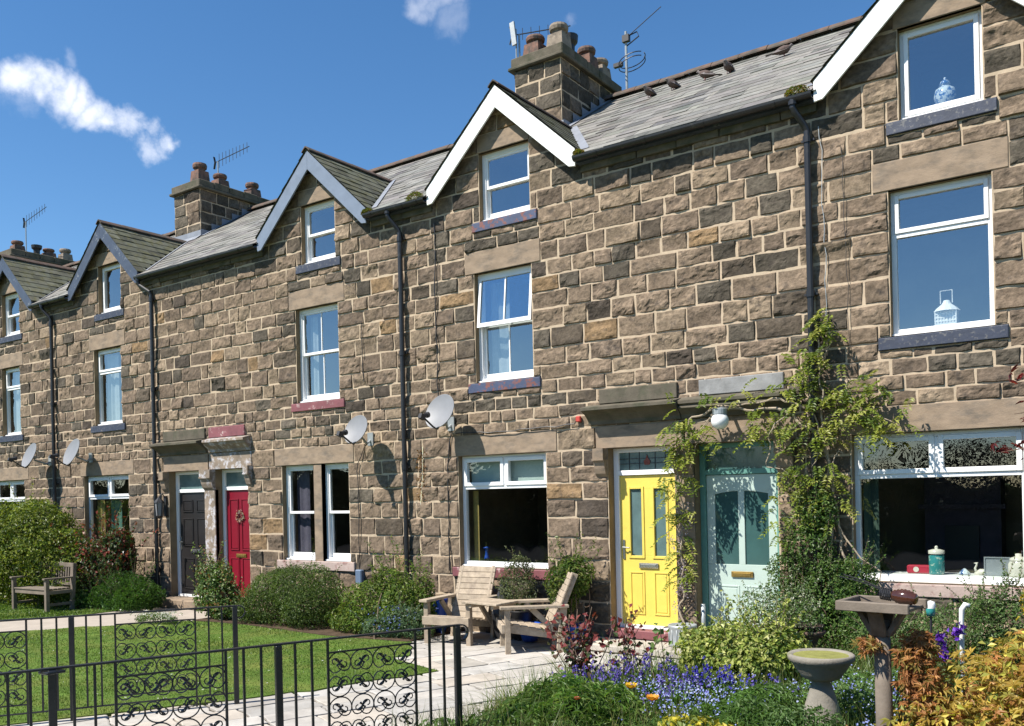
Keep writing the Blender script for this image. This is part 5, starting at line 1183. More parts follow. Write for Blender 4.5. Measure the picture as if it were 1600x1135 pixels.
def twig_stems(t, lumps, base, n, r, g, m=None, name='stem'):
    mb = MB()
    for k in range(n):
        l = lumps[g.integers(len(lumps))]; b = Vector((base[0]+g.normal(0, base[2]), min(base[1]+g.normal(0, base[2]), -.05), 0.0)); e = Vector((l[0]+g.normal(0, l[3]*.4), min(l[1]+g.normal(0, l[4]*.4), -.05), l[2]+abs(g.normal(0, l[5]*.4))))
        mid = b.lerp(e, .5)+Vector((g.normal(0, .04), g.normal(0, .04), .08)); mb.tube([b, mid, e], [r, r*.7, r*.3], 5)
    return mb.build(name, m or m_bark, t)
def shrub(name, label, cat, lumps, n, size, aspect, pal, seed, group=None, stems=10, sr=.012, shoots=1., **kw):
    g = np.random.default_rng(seed); b = np.mean(np.array(lumps)[:, :2], 0); t = thing(name, label, cat, (b[0], b[1], 0), 0, group)
    mb = MB(); cloud(mb, lumps, n, size, aspect, pal, g, **kw); mb.build('foliage', m_leaf, t)
    if stems: twig_stems(t, lumps, (b[0], b[1], .15), stems, sr, g)
    if stems and shoots:                                    # this year's shoots standing out of the mass
        st = MB(); lf = MB(); ns = int(min(90, n/170)*shoots); L = np.array(lumps)
        for k in range(ns):
            l = L[g.integers(len(L))]; d = g.normal(size=3); d[2] = abs(d[2])+.25; d[1] = -abs(d[1]) if g.random() < .6 else d[1]; d /= np.linalg.norm(d); p0 = l[:3]+d*l[3:]*.8; ln = size*g.uniform(2.5, 6); p1 = l[:3]+d*l[3:]*.97+(d*.6+np.array([0, 0, .6])+g.normal(0, .25, 3))*ln
            p1[1] = min(p1[1], -.05); p0[1] = min(p0[1], -.05); st.tube([p0, (p0+p1)/2+g.normal(0, .01, 3), p1], [sr*.35, sr*.25, sr*.12], 4); m_ = int(ln/size*2.2)+3; u = np.linspace(.3, 1, m_); c = p0+np.outer(u, p1-p0)+g.normal(0, size*.22, (m_, 3)); c[:, 1] = np.minimum(c[:, 1], -.04)
            lf.leaves(c, g.normal(size=(m_, 3))+np.array([0, -.4, .6]), size*g.uniform(.6, 1.1, m_), aspect, np.array(pal)[g.integers(0, len(pal), m_)]*g.uniform(.9, 1.35, (m_, 1)))
        s_ = st.build('shoot', m_bark, t); s_['kind'] = 'stuff'; lf.build('shoot_leaves', m_leaf, s_)
    return t
G_MID = [(.07, .135, .025), (.095, .165, .032), (.055, .11, .024), (.115, .18, .038)]
G_GOLD = [(.13, .175, .022), (.175, .215, .028), (.09, .14, .02), (.22, .25, .04), (.06, .10, .018)]
G_DARK = [(.03, .065, .018), (.045, .085, .02), (.06, .10, .028)]
shrub('golden_bush', 'big rounded golden green bush at the left edge behind the bench', 'bush', [(-18.8, -1.15, 1.0, 1.25, .85, 1.05), (-19.9, -1.2, .95, 1.2, .9, 1.0), (-18.0, -1.1, .7, .85, .7, .85), (-19.2, -1.1, 1.55, 1.0, .7, .6), (-21.2, -1.3, .8, 1.0, .8, .9)], 40000, .065, .5, G_GOLD, 31, stems=14, sr=.012, clump=3.6, gap=.35, amp=.2, shell=.74, shoots=.3)
RED = [(.16, .03, .022), (.12, .04, .025), (.22, .05, .03), (.06, .085, .025), (.045, .08, .025), (.08, .10, .035)]
shrub('red_leaved_rose', 'red tipped rose bush under the far parlour window', 'rose bush', [(-17.1, -.75, .75, .75, .45, .5), (-16.6, -.7, .95, .5, .4, .42), (-17.7, -.75, .85, .45, .4, .4), (-16.5, -.7, 1.3, .32, .3, .22)], 6000, .08, .6, RED, 32, stems=22, pal_w=[.12, .1, .08, .25, .25, .2], gap=.45)
shrub('lavender_mound', 'low bright green mound left of the black door', 'shrub', [(-15.9, -.85, .22, .8, .45, .42), (-16.55, -.85, .15, .6, .4, .35)], 13000, .07, .14, [(.06, .13, .03), (.08, .16, .036), (.045, .10, .028)], 33, stems=6, up=.1)
shrub('low_shrub', 'small dark leafy shrub beside the bench leg', 'shrub', [(-17.3, -1.15, .15, .5, .3, .28)], 2600, .05, .5, G_MID, 34, stems=4)
shrub('rose_bush', 'pale budded rose bush in front of the crimson door', 'rose bush', [(-13.1, -.95, .42, .42, .35, .42), (-13.2, -.95, .72, .36, .3, .3), (-12.9, -.9, .2, .42, .32, .22)], 6000, .055, .6, [(.10, .16, .04), (.14, .21, .06), (.07, .12, .03), (.20, .10, .04), (.30, .34, .18)], 35, stems=14, gap=.45, pal_w=[.3, .27, .25, .09, .09])
shrub('rounded_shrub', 'dense rounded olive green shrub under the paired sash windows', 'shrub', [(-11.65, -.8, .4, .75, .55, .48), (-11.05, -.8, .52, .72, .5, .46), (-10.85, -.85, .3, .5, .5, .4), (-12.1, -.85, .2, .45, .45, .3)], 22000, .042, .38, [(.08, .13, .03), (.11, .165, .042), (.058, .10, .025), (.14, .185, .058)], 36, stems=10, shoots=.25, amp=.14, shell=.7)
shrub('leafy_shrub', 'loose bright green shrub between drainpipe and left armchair', 'shrub', [(-9.6, -.7, .42, .5, .45, .4), (-9.1, -.65, .4, .5, .4, .4), (-9.75, -.85, .18, .55, .4, .24), (-9.4, -.6, .75, .35, .25, .25), (-8.75, -.6, .45, .2, .2, .45)], 12000, .055, .42, [(.11, .18, .03), (.155, .225, .042), (.08, .14, .025), (.2, .24, .055)], 37, stems=16, gap=.4)
t = shrub('catmint', 'blue grey catmint with small blue flowers beside the left armchair', 'flowering plant', [(-8.75, -.95, .2, .42, .3, .26), (-9.2, -1.0, .15, .4, .3, .2)], 4200, .04, .5, [(.09, .155, .075), (.12, .18, .09), (.075, .13, .06)], 38, stems=5)
def petals(parent, cen, size, pal, g, name='flower', k=5, m=None, world=True, aspect=.8):
    mb = MB(); cen = np.asarray(cen); n = len(cen); c = np.repeat(cen, k, 0)+g.normal(0, size*.35, (n*k, 3)); mb.leaves(c, g.normal(size=(n*k, 3))+np.array([0, -.7, .6]), size*g.uniform(.7, 1.2, n*k), aspect, np.array(pal)[g.integers(0, len(pal), n*k)]*g.uniform(.8, 1.2, (n*k, 1)))
    o = mb.build(name, m_petal, parent); o['kind'] = 'stuff'; return o
g6 = np.random.default_rng(77)
petals(t, np.stack([g6.normal(-8.9, .25, 90), g6.normal(-1.05, .16, 90), g6.uniform(.15, .48, 90)], 1), .02, [(.10, .14, .42), (.16, .20, .5)], g6, 'flowers')
shrub('potted_shrub', 'grey green wispy shrub in a pot below the wide window', 'shrub', [(-7.25, -.32, .75, .26, .16, .32), (-7.2, -.32, 1.0, .16, .12, .2), (-7.35, -.32, .55, .2, .14, .2)], 2600, .045, .3, [(.10, .13, .055), (.14, .165, .08), (.075, .10, .045), (.2, .21, .12)], 39, stems=16, sr=.007, gap=.5)
shrub('potted_shrub', 'glossy bushy green shrub on the wall right of the wide window', 'shrub', [(-6.42, -.33, .85, .30, .22, .26), (-6.3, -.33, 1.0, .25, .18, .2), (-6.5, -.33, .6, .2, .2, .2)], 3200, .065, .3, [(.08, .135, .03), (.12, .18, .04), (.055, .10, .025), (.18, .21, .06)], 40, stems=12, sr=.01, up=.5)
shrub('clematis', 'tall tangled green climber against the wall right of the mint door', 'climbing plant', [(-3.35, -.28, .55, .36, .24, .55), (-3.0, -.3, .75, .42, .26, .5), (-2.85, -.32, .4, .45, .3, .4), (-3.25, -.22, 1.3, .30, .18, .42), (-3.15, -.2, 1.75, .24, .14, .25), (-2.75, -.22, 1.0, .26, .18, .28), (-3.5, -.25, 1.0, .2, .16, .3)], 17000, .036, .55, [(.065, .13, .025), (.09, .165, .033), (.05, .10, .022), (.13, .2, .05)], 41, stems=22, sr=.008, gap=.5)
shrub('box_hedge', 'clipped green hedge under the large parlour window', 'hedge', [(-2.3, -.55, .35, .5, .35, .42), (-1.75, -.5, .42, .6, .38, .42), (-1.1, -.5, .45, .6, .38, .45), (-.4, -.5, .45, .6, .38, .45), (-1.45, -.35, .75, .2, .15, .2), (-1.2, -.4, .9, .13, .1, .2)], 21000, .034, .5, [(.07, .13, .034), (.10, .17, .048), (.05, .10, .026), (.145, .195, .07)], 42, stems=10, gap=.35)
shrub('yellow_flowered_shrub', 'small yellow flowered sprig at the right edge of the window', 'shrub', [(-.85, -1.2, .95, .16, .15, .18)], 900, .03, .6, [(.5, .34, .02), (.42, .3, .03), (.09, .14, .03)], 43, stems=5)
shrub('euphorbia', 'lime green leafy mound in front of the mint green door', 'shrub', [(-3.75, -1.55, .38, .48, .4, .24), (-3.4, -1.7, .28, .5, .4, .26), (-3.85, -1.75, .24, .28, .3, .2), (-3.2, -1.6, .45, .35, .3, .2)], 8500, .062, .55, [(.27, .32, .07), (.36, .39, .10), (.19, .25, .05), (.44, .45, .17), (.12, .18, .035)], 44, stems=10, up=.6)
shrub('flowering_shrub', 'airy pale flowered shrub at the foot of the mint green door', 'shrub', [(-3.35, -1.2, .55, .3, .24, .35), (-3.1, -1.15, .7, .25, .2, .3), (-3.55, -1.1, .8, .16, .14, .2)], 3200, .035, .5, [(.09, .16, .05), (.13, .20, .07), (.30, .34, .22), (.42, .43, .34)], 45, stems=20, sr=.004, gap=.55, pal_w=[.35, .35, .2, .1])

# wisteria: twisting stems over the mint door and up the drainpipe, leaves hung along them
g7 = np.random.default_rng(91)
t = thing('wisteria', 'wisteria trained over the mint green door and up the drainpipe', 'climbing plant', (-3.3, -.1, 0))
def vine(pts, r0, r1, wob=.035, step=.07):
    P = []
    for a, b in zip(pts[:-1], pts[1:]):
        a, b = Vector(a), Vector(b); n = max(2, int((b-a).length/step))
        P += [a.lerp(b, k/n)+Vector((g7.normal(0, wob), -abs(g7.normal(0, wob*.7)), g7.normal(0, wob))) for k in range(n)]
    P.append(Vector(pts[-1])); P = [P[0]]+[(P[i-1]+P[i]*2+P[i+1])/4 for i in range(1, len(P)-1)]+[P[-1]]
    return P, list(np.linspace(r0, r1, len(P)))
VINES = [([(-3.0, -.12, 0), (-3.02, -.12, 1.0), (-3.0, -.12, 2.0), (-3.08, -.14, 2.9), (-3.1, -.14, 3.8)], .022, .009), ([(-2.92, -.1, 0), (-2.86, -.1, 1.1), (-2.95, -.1, 1.9), (-3.12, -.13, 2.7), (-3.3, -.16, 3.3)], .018, .008),
         ([(-3.05, -.16, 2.6), (-3.5, -.22, 2.95), (-4.1, -.22, 3.02), (-4.6, -.25, 2.95), (-4.85, -.2, 2.6), (-4.88, -.14, 1.9)], .02, .008), ([(-3.1, -.16, 2.9), (-3.6, -.24, 3.08), (-4.2, -.26, 3.0), (-4.7, -.22, 2.8)], .014, .006),
         ([(-3.1, -.14, 3.0), (-2.8, -.14, 3.05), (-2.5, -.14, 2.9), (-2.25, -.18, 2.65)], .012, .005), ([(-3.15, -.14, 2.7), (-2.9, -.16, 2.9), (-2.6, -.18, 2.75)], .01, .004), ([(-3.15, -.14, 3.2), (-3.3, -.16, 3.5), (-3.35, -.16, 3.7)], .009, .004), ([(-3.08, -.14, 3.4), (-2.95, -.14, 3.7), (-3.0, -.14, 3.95)], .009, .004),
         ([(-3.0, -.12, 2.3), (-2.98, -.14, 1.7), (-2.7, -.14, 1.3), (-2.5, -.16, 1.1), (-2.45, -.16, .7)], .012, .007), ([(-3.3, -.2, 3.0), (-3.62, -.28, 2.8), (-3.70, -.26, 2.3), (-3.45, -.24, 2.2)], .009, .006), ([(-4.3, -.24, 3.0), (-4.5, -.25, 2.8), (-4.6, -.25, 2.55)], .008, .004), ([(-4.35, -.24, 2.95), (-4.62, -.25, 2.7), (-4.72, -.2, 2.4)], .008, .004), ([(-4.25, -.24, 2.98), (-4.55, -.27, 2.6), (-4.7, -.2, 2.2)], .006, .003),
         ([(-4.88, -.1, .3), (-4.86, -.1, 1.0), (-4.84, -.12, 1.8), (-4.8, -.14, 2.5)], .014, .007), ([(-3.25, -.16, 2.9), (-3.1, -.18, 2.5), (-3.2, -.16, 2.1)], .008, .004), ([(-2.9, -.14, 2.5), (-3.0, -.16, 2.2), (-2.85, -.14, 2.0)], .007, .004)]
for pts, a, b in VINES:
    P, rr = vine(pts, a, b); mb = MB(); mb.tube(P, rr, 6); mb.build('vine_stem', m_vine, t)
W_PAL = [(.17, .22, .035), (.24, .28, .05), (.11, .16, .03), (.32, .33, .08)]
def compound(mb, p, g, L=.2, n=9, pal=W_PAL, drop=.7, ls=.05):
    a = g.uniform(0, 6.28); d = np.array([math.cos(a), -abs(math.sin(a))*.8-.15, 0]); d /= np.linalg.norm(d); s = np.array([-d[1], d[0], 0]); u = np.linspace(.15, 1, n)
    c0 = np.array(p)+np.outer(u*L, d)+np.outer(-drop*L*u**2, [0, 0, 1.])
    c = np.concatenate([c0+s*.028, c0-s*.028]); al = np.concatenate([np.tile(s, (n, 1)), np.tile(-s, (n, 1))])+d*.5-np.array([0, 0, .35])
    col = np.array(pal[g.integers(len(pal))])*g.uniform(.75, 1.25); mb.leaves(c, np.tile([0, -.35, 1.], (2*n, 1))+g.normal(0, .3, (2*n, 3)), ls*g.uniform(.8, 1.2, 2*n), .42, np.tile(col, (2*n, 1)), along=al)
mb = MB()
CL = [((-3.25, -.15, 3.45), .16, 26), ((-3.05, -.13, 3.85), .10, 14), ((-2.75, -.18, 3.0), .22, 30), ((-2.5, -.2, 2.85), .2, 22), ((-2.3, -.22, 2.6), .14, 9), ((-2.85, -.16, 2.6), .18, 9), ((-3.4, -.2, 2.95), .2, 24), ((-3.6, -.22, 2.75), .16, 20), ((-4.1, -.25, 3.08), .2, 12), ((-4.5, -.26, 2.95), .2, 22), ((-4.72, -.24, 2.75), .17, 24), ((-4.85, -.2, 2.45), .11, 18), ((-4.88, -.16, 2.1), .11, 18), ((-4.88, -.14, 1.75), .12, 14), ((-4.88, -.12, 1.3), .12, 12), ((-4.86, -.1, .95), .12, 9), ((-3.2, -.18, 2.25), .2, 26), ((-3.35, -.18, 1.95), .16, 18), ((-2.95, -.14, 2.05), .16, 12), ((-3.1, -.14, 3.2), .15, 16), ((-2.55, -.2, 3.05), .12, 10), ((-4.0, -.22, 2.9), .2, 10), ((-3.05, -.12, 4.0), .06, 5), ((-3.2, -.16, 2.65), .14, 12), ((-3.35, -.2, 1.6), .13, 10), ((-3.05, -.14, 1.75), .12, 8)]
for (c, s, k) in CL:
    for _ in range(k):
        p = (c[0]+g7.normal(0, s), min(c[1]+g7.normal(0, .05), -.09), c[2]+g7.normal(0, s*.75))
        if math.hypot(p[0]+4.22, p[2]-2.9) > .24: compound(mb, p, g7, g7.uniform(.12, .22), 7, ls=.062)
o = mb.build('foliage', m_leaf, t)
mb = MB()
for k in range(26):                                         # faded mauve racemes on the pillar
    x, z = g7.normal(-4.87, .06), g7.uniform(.6, 2.0); n = 24; u = g7.random(n); c = np.stack([x+g7.normal(0, .02, n), -.12+g7.normal(0, .02, n), z-u*.17], 1); mb.leaves(c, g7.normal(size=(n, 3)), .022, .7, np.array([(.42, .38, .50), (.5, .47, .55), (.36, .30, .44)])[g7.integers(0, 3, n)])
mb.build('flower', m_petal, t)['kind'] = 'stuff'
mb = MB(); c = np.stack([-9.25+g7.normal(0, .06, 130), np.full(130, -.03), g7.uniform(1.95, 2.75, 130)], 1); mb.leaves(c, g7.normal(size=(130, 3))*.5+np.array([0, -1, 0]), .035, .8, np.array([(.20, .11, .05), (.26, .15, .07)])[g7.integers(0, 2, 130)])
mb.tube([(-9.27, -.03, 1.9), (-9.22, -.03, 2.3), (-9.2, -.03, 2.8)], .004, 5); tag(mb.build('dead_creeper', m_leaf), 'strip of dry brown creeper leaves on the wall by the central drainpipe', 'creeper')

# ------------------------------------------------------------------ the flower bed at the right
def star_leaves(mb, cen, g, L, pal, k=5, asp=.26, up=.4):
    """five lobed maple leaves: k narrow blades out of one point"""
    n = len(cen); nor = g.normal(size=(n, 3))*.45+np.array([-.1, -.45, 1.]); nor /= np.linalg.norm(nor, axis=1, keepdims=True)
    t0 = g.normal(size=(n, 3)); t0 -= nor*np.sum(t0*nor, 1, keepdims=True); t0 /= np.linalg.norm(t0, axis=1, keepdims=True); b0 = np.cross(nor, t0)
    col = np.array(pal)[g.integers(0, len(pal), n)]*g.uniform(.75, 1.25, (n, 1)); s = L*g.uniform(.65, 1.25, n)
    for j in range(k):
        a = (j-(k-1)/2)*.72; d = t0*math.cos(a)+b0*math.sin(a); l = s*(1-.10*abs(j-(k-1)/2)); mb.leaves(np.asarray(cen)+d*l[:, None]*.5, nor+g.normal(0, .08, (n, 3)), l, asp, col, along=d*50)
def shell_points(lumps, n, g, zmin=.05, inner=.6, clump=2.5):
    L = np.array(lumps, float); ar = L[:, 3]*L[:, 4]+L[:, 4]*L[:, 5]; k = g.choice(len(L), n, p=ar/ar.sum()); d = g.normal(size=(n, 3)); d /= np.linalg.norm(d, axis=1, keepdims=True)
    c = L[k, :3]+d*L[k, 3:]*(inner+(1.05-inner)*g.random(n)[:, None]**.6)*(1+.15*fbm(L[k, :3]+d*clump, 2, 3))[:, None]; return c[c[:, 2] > zmin]
t = thing('golden_maple', 'golden yellow and orange leaved maple shrub filling the lower right corner', 'shrub', (-.75, -4.0, 0)); g = np.random.default_rng(51)
GM = [(-.55, -3.9, .66, .52, .5, .42), (-.95, -4.1, .50, .5, .45, .42), (-.2, -3.8, .84, .6, .5, .42), (-1.15, -4.25, .28, .45, .4, .3), (-.6, -4.4, .45, .5, .4, .4), (-.15, -4.2, .6, .5, .5, .45)]
mb = MB(); c = shell_points(GM, 3000, g); star_leaves(mb, c, g, .07, [(.46, .32, .075), (.52, .38, .09), (.42, .24, .08), (.36, .27, .07), (.44, .22, .09), (.28, .26, .06)]); cloud(mb, GM, 2600, .05, .55, [(.52, .42, .08), (.44, .37, .07), (.28, .28, .05)], g, shell=.5); mb.build('foliage', m_leaf, t); twig_stems(t, GM, (-.6, -4.0, .1), 22, .01, g)
t = thing('orange_maple', 'orange leaved little maple growing round the bird table post', 'shrub', (-1.42, -4.05, 0)); g = np.random.default_rng(52)
OM = [(-1.31, -4.24, .92, .12, .12, .14), (-1.27, -4.26, .76, .14, .13, .16), (-1.27, -4.24, .99, .1, .1, .1), (-1.2, -4.25, .6, .18, .14, .14), (-1.56, -4.36, .98, .08, .07, .05)]
mb = MB(); c = shell_points(OM, 560, g, inner=.3); star_leaves(mb, c, g, .06, [(.42, .20, .085), (.46, .25, .10), (.36, .17, .07), (.28, .22, .07)]); mb.build('foliage', m_leaf, t); twig_stems(t, OM, (-1.45, -4.05, .04), 14, .006, g)
t = thing('orange_maple', 'small rusty orange maple at the foot of the bird table', 'shrub', (-1.62, -4.75, 0)); OM2 = [(-1.62, -4.75, .32, .24, .2, .18), (-1.45, -4.8, .25, .2, .2, .16)]
mb = MB(); c = shell_points(OM2, 330, g, inner=.4); star_leaves(mb, c, g, .055, [(.44, .19, .10), (.48, .24, .12), (.36, .16, .08)]); mb.build('foliage', m_leaf, t); twig_stems(t, OM2, (-1.55, -4.75, .04), 9, .006, g)
t = thing('red_maple', 'dark red maple leaves hanging in from the right edge', 'tree', (.9, -3.2, 0)); g = np.random.default_rng(53); mb = MB()
mb.tube([(.9, -3.2, 0), (.85, -3.2, 1.2), (.7, -3.15, 2.2), (.45, -3.1, 3.0)], [.06, .05, .04, .02], 8); BR = [[(.8, -3.2, 1.6), (.2, -3.1, 2.1), (-.45, -3.0, 2.35), (-.93, -3.0, 2.27)], [(.7, -3.15, 2.2), (.1, -3.1, 2.6), (-.4, -3.0, 2.9), (-.86, -3.0, 2.78)], [(.75, -3.2, 1.8), (.1, -3.1, 2.2), (-.4, -3.0, 2.6), (-.84, -3.0, 2.55)]]
for b in BR: mb.tube(b, [.02, .013, .008, .003], 6)
mb.build('trunk', m_bark, t); mb = MB(); c = np.concatenate([np.array([Vector(b[-2]).lerp(Vector(b[-1]), u) for u in g.random(16)])+g.normal(0, .05, (16, 3)) for b in BR]+[shell_points([(.55, -3.1, 2.7, .7, .6, .8)], 500, g)]); star_leaves(mb, c, g, .085, [(.16, .02, .025), (.22, .03, .03), (.11, .018, .02)], asp=.2); mb.build('crown', m_leaf, t)

t = thing('purple_iris', 'pair of deep purple irises in front of the white stake', 'flower', (-1.30, -3.05, 0)); g = np.random.default_rng(54); mb = MB()
for x, y, z in ((-1.36, -3.05, .84), (-1.25, -3.0, .92), (-1.33, -3.08, .74)): mb.leaves(np.array([x, y, z])+g.normal(0, .022, (26, 3))*[1, 1, 1.3], g.normal(size=(26, 3))+[0, -1, 0], .046, .75, np.array([(.10, .02, .36), (.07, .015, .26), (.16, .05, .45)])[g.integers(0, 3, 26)])
mb.build('flower', m_petal, t); mb = MB()
for x, y, z in ((-1.36, -3.05, .84), (-1.25, -3.0, .92)): mb.tube([(x+.02, y, 0), (x, y, z)], .006, 5)
mb.build('stem', material('flower_stalk', (.09, .15, .04), .6), t)

def spear_clump(name, label, cat, c, r, n, h, w, pal, seed, group=None, arch=.6):
    """strap leaves arching out of one crown"""
    g = np.random.default_rng(seed); t = thing(name, label, cat, (c[0], c[1], 0), 0, group); mb = MB(); vs = []; fs = []; cs = []
    for k in range(n):
        a = g.uniform(0, 6.28); rr = r*math.sqrt(g.random()); b = np.array([c[0]+rr*math.cos(a), c[1]+rr*math.sin(a), .03]); a2 = a+g.normal(0, .8); d = np.array([math.cos(a2), math.sin(a2), 0]); s = np.array([-d[1], d[0], 0]); hh = h*g.uniform(.6, 1.15); ar = arch*g.uniform(.3, 1.3)*hh; ww = w*g.uniform(.7, 1.3); o = len(vs); m_ = 5
        col = np.array(pal[g.integers(len(pal))])*g.uniform(.75, 1.25)
        for j in range(m_+1):
            u = j/m_; p = b+d*ar*u**1.7+np.array([0, 0, hh*(u-.32*arch*u**3)]); wd = ww*(1-u**2.2)*.5+.0006
            vs += [p-s*wd, p+s*wd]; cs += [col*(.85+.3*u)]*2
        fs += [(o+2*j, o+2*j+1, o+2*j+3, o+2*j+2) for j in range(m_)]
    mb.raw(np.array(vs), fs, 0, np.array(cs)); mb.build('foliage', m_leaf, t); return t
DL = [(.085, .165, .03), (.115, .20, .045), (.06, .125, .024), (.17, .24, .07)]
shrub('daylily', 'bright green leafy mound at the bottom beside the nearer railing', 'plant', [(-4.28, -3.95, .18, .34, .32, .24), (-4.0, -4.1, .16, .36, .3, .22), (-4.35, -4.3, .12, .32, .3, .2), (-3.85, -3.75, .14, .3, .3, .2)], 6500, .085, .2, DL, 61, stems=0, up=.5, zmin=.05, amp=.32)
spear_clump('grass_tuft', 'arching straw green grass tuft spilling onto the paving', 'ornamental grass', (-4.72, -4.1), .1, 150, .36, .006, [(.16, .17, .07), (.22, .2, .09), (.10, .14, .04)], 62, arch=1.5)
spear_clump('grass_tuft', 'thin arching grass beside the red leaved rose', 'ornamental grass', (-4.75, -2.95), .1, 60, .5, .006, [(.14, .17, .05), (.10, .15, .04)], 63, arch=1.2)
# red rose: canes with round leaves
def rose(label, c, canes, h, spread, pal, seed, ls, nleaf, group=None):
    g = np.random.default_rng(seed); t = thing('rose', label, 'rose bush', (c[0], c[1], 0), 0, group); mb = MB(); P = []
    for k in range(canes):
        b = Vector((c[0]+g.normal(0, .05), c[1]+g.normal(0, .05), .03)); e = Vector((c[0]+g.normal(0, spread), c[1]+g.normal(0, spread*.7), h*g.uniform(.7, 1.1))); m_ = b.lerp(e, .5)+Vector((g.normal(0, .05), g.normal(0, .05), .05)); mb.tube([b, m_, e], [.006, .005, .003], 5)
        for _ in range(nleaf): u = g.uniform(.25, 1.0); q = (b.lerp(m_, u*2) if u < .5 else m_.lerp(e, u*2-1)); P.append((q.x+g.normal(0, .06), q.y+g.normal(0, .06), q.z+g.normal(0, .035)))
    mb.build('cane', m_bark, t); mb = MB(); P = np.array(P); n = len(P); hz = np.clip(P[:, 2]/h, 0, 1.2); ci = np.where(g.random(n) < hz*.8, 0, 1)
    col = np.where(ci[:, None] == 0, np.array(pal[0])[g.integers(0, len(pal[0]), n)], np.array(pal[1])[g.integers(0, len(pal[1]), n)])*g.uniform(.7, 1.3, (n, 1)); mb.leaves(P, g.normal(size=(n, 3))*.6+np.array([0, -.5, .8]), ls*g.uniform(.7, 1.25, n), .78, col); mb.build('foliage', m_leaf, t); return t
RP = ([(.15, .03, .03), (.20, .045, .04), (.11, .03, .025)], [(.07, .075, .03), (.10, .055, .035), (.06, .09, .03)])
rose('bronze red leaved rose growing at the edge of the paving', (-4.78, -2.72), 15, .78, .22, RP, 71, .068, 22)
rose('second bronze red rose nearer the yellow door step', (-4.45, -2.35), 8, .78, .15, RP, 72, .06, 17)
rose('tall single rose shoot standing before the yellow door', (-4.02, -2.5), 2, .86, .03, ([(.09, .15, .03), (.12, .19, .04)], [(.07, .14, .03), (.12, .2, .05)]), 73, .075, 9)

# bluebells: each clump its own plant with nodding spikes
def bells(label, c, n, h, pal, seed, r=.16):
    g = np.random.default_rng(seed); t = thing('bluebell_clump', label, 'bluebells', (c[0], c[1], 0), 0, 'bluebell clumps in the flower bed'); st = MB(); fl = MB(); P = []
    for k in range(n):
        b = Vector((c[0]+g.normal(0, r), c[1]+g.normal(0, r*.8), .03)); hh = h*g.uniform(.75, 1.2); e = b+Vector((g.normal(0, .04), g.normal(0, .04), hh)); st.tube([b, b.lerp(e, .6), e], [.004, .0035, .002], 4)
        m_ = 13; u = g.uniform(.55, 1.02, m_); q = np.array([b.lerp(e, x) for x in u]); P.append(q+g.normal(0, .014, (m_, 3)))
    P = np.concatenate(P); k = len(P); st.build('stem', m_stalk, t); col = np.array(pal)[g.integers(0, len(pal), k)]*g.uniform(.8, 1.2, (k, 1))
    fl.leaves(np.repeat(P, 2, 0), g.normal(size=(2*k, 3)), .030, .7, np.repeat(col, 2, 0), along=np.tile([0, 0, -1.], (2*k, 1))); fl.build('flower', m_petal, t)['kind'] = 'stuff'
    lf = spear_clump.__wrapped__ if False else None
    mb = MB(); a = g.uniform(0, 6.28, 40); cc = np.stack([c[0]+r*1.3*np.cos(a)*g.random(40), c[1]+r*1.3*np.sin(a)*g.random(40), g.uniform(.08, .2, 40)], 1); mb.leaves(cc, g.normal(size=(40, 3))+[0, -.5, .3], .2, .07, np.array([(.07, .15, .03), (.09, .18, .035)])[g.integers(0, 2, 40)], along=np.tile([0, 0, 1.], (40, 1))); mb.build('foliage', m_leaf, t); return t
m_stalk = material('green_stalk', (.10, .17, .05), .6)
BB = [(.13, .09, .44), (.18, .14, .52), (.10, .07, .36), (.25, .2, .55)]
BLUE = [(.06, .05, .44), (.08, .07, .5), (.05, .04, .36)]
for lab, c, n, pal, h in (('violet bluebells nearest the bronze rose', (-4.42, -2.75), 11, BB, .34), ('violet bluebells behind the yellow poppy', (-4.12, -2.95), 12, BB, .34), ('tall violet bluebells in front of the yellow door', (-4.12, -2.35), 9, BB, .4), ('violet bluebells under the single rose shoot', (-3.8, -2.75), 12, BB, .34),
                          ('deep blue flower clump before the lime green mound', (-3.35, -2.35), 16, BLUE, .30), ('deep blue flowers right of the violet bluebells', (-3.55, -2.3), 12, BLUE, .33), ('scattered violet bluebells at the centre of the bed', (-3.45, -3.0), 10, BB, .34), ('violet bluebells left of the bird bath', (-2.75, -2.6), 7, BB, .30), ('small violet bluebells at the bottom left of the bed', (-3.85, -3.5), 7, BB, .28), ('violet bluebells near the daylily leaves', (-4.5, -3.25), 6, BB, .33)):
    c = (c[0]-.02, c[1]-.22)
    bells(lab, c, n, h, pal, int(abs(c[0]*1000+c[1]*77)))
def poppy(label, x, y, z, r, pal, seed):
    g = np.random.default_rng(seed); t = thing('poppy', label, 'flower', (x, y, 0)); mb = MB(); mb.tube([(x, y, .03), (x+.01, y, z*.6), (x, y, z)], .003, 5); mb.build('stem', m_stalk, t); mb = MB()
    for k in range(5):
        a = 1.257*k+g.uniform(-.2, .2); d = np.array([math.cos(a), math.sin(a), .55]); u = np.linspace(0, 1, 4); s = np.array([-math.sin(a), math.cos(a), 0]); vs = []
        for q in u: w = r*.75*math.sin(math.pi*(.12+.70*q)); p = np.array([x, y, z])+d*r*q+np.array([0, 0, r*.25*q*q]); vs += [p-s*w, p+np.array([0, 0, -w*.2]), p+s*w]
        mb.raw(np.array(vs), [(3*j+i, 3*j+i+1, 3*j+i+4, 3*j+i+3) for j in range(3) for i in range(2)], 0, np.array(pal)*g.uniform(.85, 1.1))
    mb.build('flower', m_petal, t, smooth=True)
